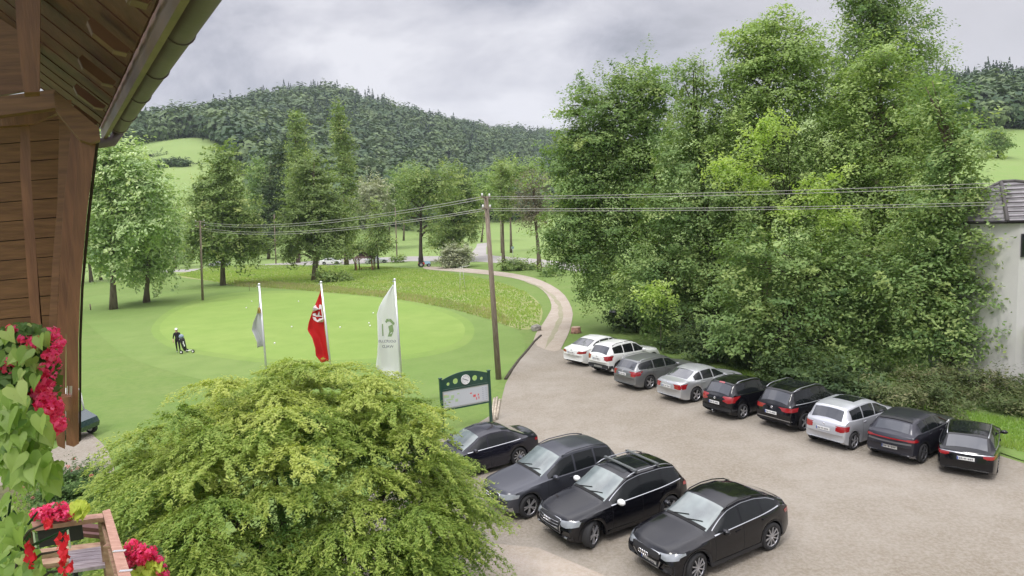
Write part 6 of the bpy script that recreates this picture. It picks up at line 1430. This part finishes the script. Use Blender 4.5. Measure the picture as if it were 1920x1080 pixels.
for x in (72, 136): 
    p = rp(x, 984, DZ + .01) - tt.location; mb = MB(); mb.beam(p + Vector((0, -.08, 0)), p + Vector((0, -.08, -.22)), .02, .006, up=Vector((0, 1, 0))); mb.build('hanger', M['alu'], tt)
for x0, y0 in ((212, 1034), (224, 1071)):
    p = rp(x0, y0, DZ + .006); q = rp(x0 + 24, y0 - 2, DZ + .006); mb = MB(); mb.beam(p, q, .03, .008); o = mb.build('rail_strap', M['alu'], None); o.parent = tr
    for v in o.data.vertices: v.co -= tr.location
# leaves and blooms
PET = dict(pink=leafmat('petal_pink', (.62, .02, .13), (.82, .06, .22), (.92, .22, .40), .4), red=leafmat('petal_red', (.42, .008, .015), (.66, .015, .03), (.80, .05, .08), .2), rose=leafmat('petal_rose', (.6, .12, .14), (.75, .3, .3), (.8, .45, .42), .2))
LF = dict(lime=leafmat('leaf_vine', (.13, .24, .045), (.27, .40, .09), (.42, .52, .18), .35, .45), chart=leafmat('leaf_chartreuse', (.34, .42, .04), (.48, .56, .08), (.60, .64, .14), .35), green=leafmat('leaf_geranium', (.05, .10, .03), (.09, .17, .04), (.16, .25, .07), .3), deep=leafmat('leaf_deep', (.015, .05, .015), (.03, .085, .025), (.06, .13, .04), .2))
def heart_leaves(name, spots, mat, parent, size, hang=.6):
    """broad pointed leaves, each a folded, curved blade"""
    V, F_, T_ = [], [], []
    out = [(0, -.08), (.22, -.30), (.42, -.22), (.47, .02), (.38, .28), (.20, .52), (0, .85)]
    for c, dn in spots:
        s_ = size * random.uniform(.65, 1.25); up_ = Vector(dn).normalized(); ax = Vector((random.uniform(-.7, .7), random.uniform(-.3, .1), -hang - random.uniform(0, .6)))
        y = (ax - up_ * ax.dot(up_)).normalized(); x = y.cross(up_).normalized(); i0 = len(V); tint = min(1, max(0, random.gauss(.5, .28)))
        cr_ = random.uniform(.15, .35); P = lambda u, v: Vector(c) + x * u * s_ + y * v * s_ + up_ * s_ * (cr_ * abs(u) * .8 - .35 * max(0, v) ** 2)
        mid = [P(0, v) for v in (-.08, .1, .3, .5, .68, .85)]
        for sgn in (1, -1):
            ring = [P(sgn * u, v) for u, v in out]; base = len(V)
            V += ring; inner = [P(0, -.08), P(0, .0), P(0, .08), P(0, .18), P(0, .35), P(0, .58), P(0, .85)]; V += [p - up_ * s_ * .03 for p in inner]
            for k in range(6): F_.append((base + k, base + k + 1, base + 8 + k, base + 7 + k)); T_.append(tint)
    return arr_mesh(name, [tuple(v) for v in V], F_, mat, parent, T_, smooth=True)
def scatter_px(regions, n, D, dj=.25):
    """regions: (column, row, rx, ry)"""
    out = []; wts = [r_[2] * r_[3] for r_ in regions]
    for _ in range(n):
        r_ = random.choices(regions, wts)[0]
        while True:
            u, v = random.uniform(-1, 1), random.uniform(-1, 1)
            if u * u + v * v < 1: break
        out.append(at(r_[0] + u * r_[2], r_[1] + v * r_[3], D + random.uniform(-dj, dj)))
    return out
def rel(o, par): 
    co = np.empty(len(o.data.vertices) * 3, np.float32); o.data.vertices.foreach_get('co', co); co = co.reshape(-1, 3) - np.array(par.location, np.float32); o.data.vertices.foreach_set('co', co.ravel()); o.data.update()
def blooms(name, centres, n, size, petal, mat, parent):
    """round heads of many small petals"""
    C, Nn, Ti = [], [], []
    for c in centres:
        d = sph(n); r_ = size * random.uniform(.7, 1.2); C.append(np.array(c) + d * r_ * RNG.uniform(.75, 1.05, (n, 1)) * np.array([1, 1, .8])); Nn.append(d + RNG.normal(0, .25, (n, 3))); Ti.append(np.clip(RNG.normal(random.gauss(.5, .15), .18, n), 0, 1))
    C = np.concatenate(C); o = leaf_mesh(name, C, np.concatenate(Nn), petal * RNG.uniform(.8, 1.3, len(C)), petal * .8, mat, parent, np.concatenate(Ti)); rel(o, parent); return o
def small_leaves(name, pts, size, mat, parent):
    C = np.array([tuple(p) for p in pts]); n = len(C); o = leaf_mesh(name, C, np.array([0, -.7, .6]) + RNG.normal(0, .5, (n, 3)), size * RNG.uniform(.6, 1.3, n), size * .8, mat, parent, np.clip(RNG.normal(.5, .2, n), 0, 1)); rel(o, parent); return o
def stems(parent, pairs, r_, mat=None):
    mb = MB()
    for a, b in pairs: a, b = Vector(a) - parent.location, Vector(b) - parent.location; mb.tube([a, a.lerp(b, .5) + Vector((random.uniform(-.02, .02), 0, .02)), b], [r_, r_ * .8, r_ * .5], 5)
    return mb.build('stem', mat or LF['deep'], parent)
# hanging geranium beside the post
t = empty('geranium', at(40, 760, 2.5)); tag(t, 'trailing geranium with bright pink-red heads hanging beside the timber post', 'flowering plant')
small_leaves('leaves', scatter_px([(40, 650, 60, 38), (20, 720, 45, 50), (70, 720, 40, 60), (30, 690, 50, 40)], 1500, 2.55, .2), .055, LF['green'], t)
blooms('blossoms', scatter_px([(97, 640, 13, 26), (92, 690, 12, 30), (84, 725, 16, 26), (88, 760, 14, 30), (100, 790, 16, 16), (60, 640, 16, 12), (30, 622, 16, 8), (12, 682, 14, 12), (108, 652, 6, 18), (70, 745, 18, 20), (5, 740, 8, 8), (95, 770, 14, 20), (105, 795, 10, 14)], 125, 2.4, .12), 24, .026, .019, PET['pink'], t)
stems(t, [(at(40, 760, 2.6), at(x, y, 2.5)) for x, y in ((95, 640), (90, 700), (100, 780), (30, 640), (70, 630), (60, 700), (10, 690), (112, 655))], .008)
hl = [(p, (random.uniform(-.5, .5), -.8, random.uniform(.2, .9))) for p in scatter_px([(45, 640, 50, 24), (30, 665, 40, 20), (60, 690, 30, 30)], 46, 2.35, .12)]
o = heart_leaves('broad_leaves', hl, LF['lime'], t, .05); rel(o, t)
# sweet-potato vine
t = empty('trailing_vine', at(40, 900, 2.0)); tag(t, 'trailing vine with large light green heart-shaped leaves at the left edge', 'plant')
hl = [(p, (random.uniform(-.6, .6), -.8, random.uniform(.2, 1.0))) for p in scatter_px([(20, 755, 26, 28), (35, 790, 44, 26), (50, 830, 46, 30), (40, 870, 44, 30), (78, 870, 26, 24), (15, 830, 30, 40), (95, 900, 10, 22)], 230, 2.05, .22)]
o = heart_leaves('leaves', hl, LF['lime'], t, .058); rel(o, t)
stems(t, [(at(-20, 800, 2.3), at(x, y, 2.1)) for x, y in ((70, 780), (80, 850), (98, 915), (90, 870), (60, 850), (40, 910))], .006)
t = empty('climbing_plant', at(20, 1060, 1.9)); tag(t, 'mass of green leaves climbing at the lower left corner', 'plant')
hl = [(p, (random.uniform(-.7, .7), -.8, random.uniform(.1, 1.0))) for p in scatter_px([(15, 950, 16, 24), (30, 985, 26, 28), (20, 1010, 30, 24), (40, 1060, 40, 24), (70, 1075, 20, 12)], 70, 1.95, .2)]
o = heart_leaves('leaves', hl, LF['lime'], t, .05); rel(o, t)
hl = [(p, (random.uniform(-.7, .7), -.8, random.uniform(.1, 1.0))) for p in scatter_px([(10, 1010, 40, 50), (20, 1050, 50, 30), (10, 1060, 60, 30)], 170, 2.3, .2)]
o = heart_leaves('dark_leaves', hl, LF['deep'], t, .055); rel(o, t)
stems(t, [(at(20, 1070, 2.1), at(x, y, 2.0)) for x, y in ((10, 950), (70, 960), (40, 1000), (130, 990), (20, 930))], .006)
# red canna-like flowers
t = empty('red_flower', at(60, 1085, 1.8)); tag(t, 'three tall stems with upright scarlet blossoms at the bottom left', 'flowering plant')
for (x, y, w_, h_) in ((56, 1042, 9, 26), (118, 1024, 12, 24), (124, 1062, 12, 22), (88, 981, 8, 6)):
    C = scatter_px([(x, y, w_, h_)], 34, 1.8, .03); C = np.array([tuple(p) for p in C]); C = C[:22]; n = len(C)
    o = leaf_mesh('blossom', C, np.array([0, -1, .2]) + RNG.normal(0, .5, (n, 3)), .026, .016, PET['red'], t, np.clip(RNG.normal(.5, .2, n), 0, 1), np.array([0, 0, 1.0]) + RNG.normal(0, .35, (n, 3))); rel(o, t)
stems(t, [(at(30, 1085, 1.85), at(56, 1052, 1.82)), (at(40, 1070, 1.85), at(116, 1032, 1.82)), (at(60, 1100, 1.85), at(124, 1070, 1.82)), (at(30, 1030, 1.85), at(86, 982, 1.82))], .005, M['darkbark'])
# the boxes of pink flowers
def flowerpot(label, cen, regions, limes, D):
    t = empty('flower_cluster', at(cen[0], cen[1], D)); tag(t, label, 'flowering plant')
    small_leaves('leaves', scatter_px(regions, 420, D, .12), .07, LF['green'], t)
    blooms('blossoms', scatter_px(regions, 46, D - .1, .1), 30, .055, .038, PET['pink'], t)
    hl = [(p, (random.uniform(-.5, .5), -.8, random.uniform(.4, 1.0))) for p in scatter_px(limes, 60, D - .12, .1)]
    o = heart_leaves('chartreuse_leaves', hl, LF['chart'], t, .085); rel(o, t); stems(t, [(at(cen[0], cen[1] + 10, D), at(r_[0], r_[1], D)) for r_ in regions], .01)
Dr = rp(112, 984).y
flowerpot('pink flowers with chartreuse leaves in the hanging box behind the terrace rail', (112, 975), [(75, 955, 16, 10), (115, 952, 18, 10), (130, 962, 10, 12), (95, 966, 34, 8)], [(148, 954, 18, 12)], Dr + .1)
flowerpot('round pink flower bunch with chartreuse leaves outside the terrace rail corner', (275, 1070), [(255, 1032, 16, 16), (285, 1040, 18, 16), (240, 1050, 14, 12), (300, 1062, 10, 16), (262, 1050, 24, 14), (308, 1078, 6, 14)], [(278, 1068, 26, 16)], Dr - .3)
# rose bush and garden greens on the bed below
def ground_bush(name, label, cat, px, r_, h, nl, mat, flower=None, leaf=.08):
    b = gr(*px); t = empty(name, b); tag(t, label, cat)
    crown('leaves', [((b.x + random.uniform(-.3, .3) * r_, b.y + random.uniform(-.3, .3) * r_, h * f), (r_ * q, r_ * q, h * .35)) for f, q in ((.3, .9), (.55, 1), (.8, .7))], mat, t, leaf, 1.0, .35, .55, origin=tuple(b))
    mb = MB(); [mb.tube([(0, 0, 0), (random.uniform(-1, 1) * r_ * .6, random.uniform(-1, 1) * r_ * .6, h * .8)], [.02, .01], 5) for _ in range(5)]; mb.build('stem', M['bark'], t)
    if flower: blooms('blossoms', [Vector((b.x, b.y, 0)) + Vector((random.uniform(-1, 1) * r_, random.uniform(-1, 1) * r_, h * random.uniform(.6, 1.15))) for _ in range(10)], 26, .07, .05, PET[flower], t)
ground_bush('rose_bush', 'rose bush with a few pale pink blooms beside the gravel path', 'bush', (150, 955), 1.0, 1.3, 0, LF['green'], 'rose')
ground_bush('shrub', 'low garden greenery seen through the terrace rails', 'bush', (110, 1045), 1.3, .9, 0, LF['green'])
ground_bush('shrub', 'garden plants in the shade between the railing and the maple', 'bush', (230, 960), .8, .7, 0, LF['green'])
ground_bush('shrub', 'leafy plants below the grey bench at the bottom edge', 'bush', (190, 1120), 1.2, .9, 0, LF['green'])
strew('bed_weeds', [(60, 900), (140, 920), (200, 960), (260, 1010), (300, 1100), (0, 1100), (0, 950)], 2600, .22, .05, 'grassblade', 'weeds and small plants growing in the stony bed', .045)
mb = MB(); mb.tube([gr(160, 950) + Vector((0, 0, .8)), gr(186, 941) + Vector((0, 0, .8))], .05, 8); o = mb.build('handrail', M['greywood'], None); tag(o, 'short grey rail end poking out beside the rose bush', 'rail')
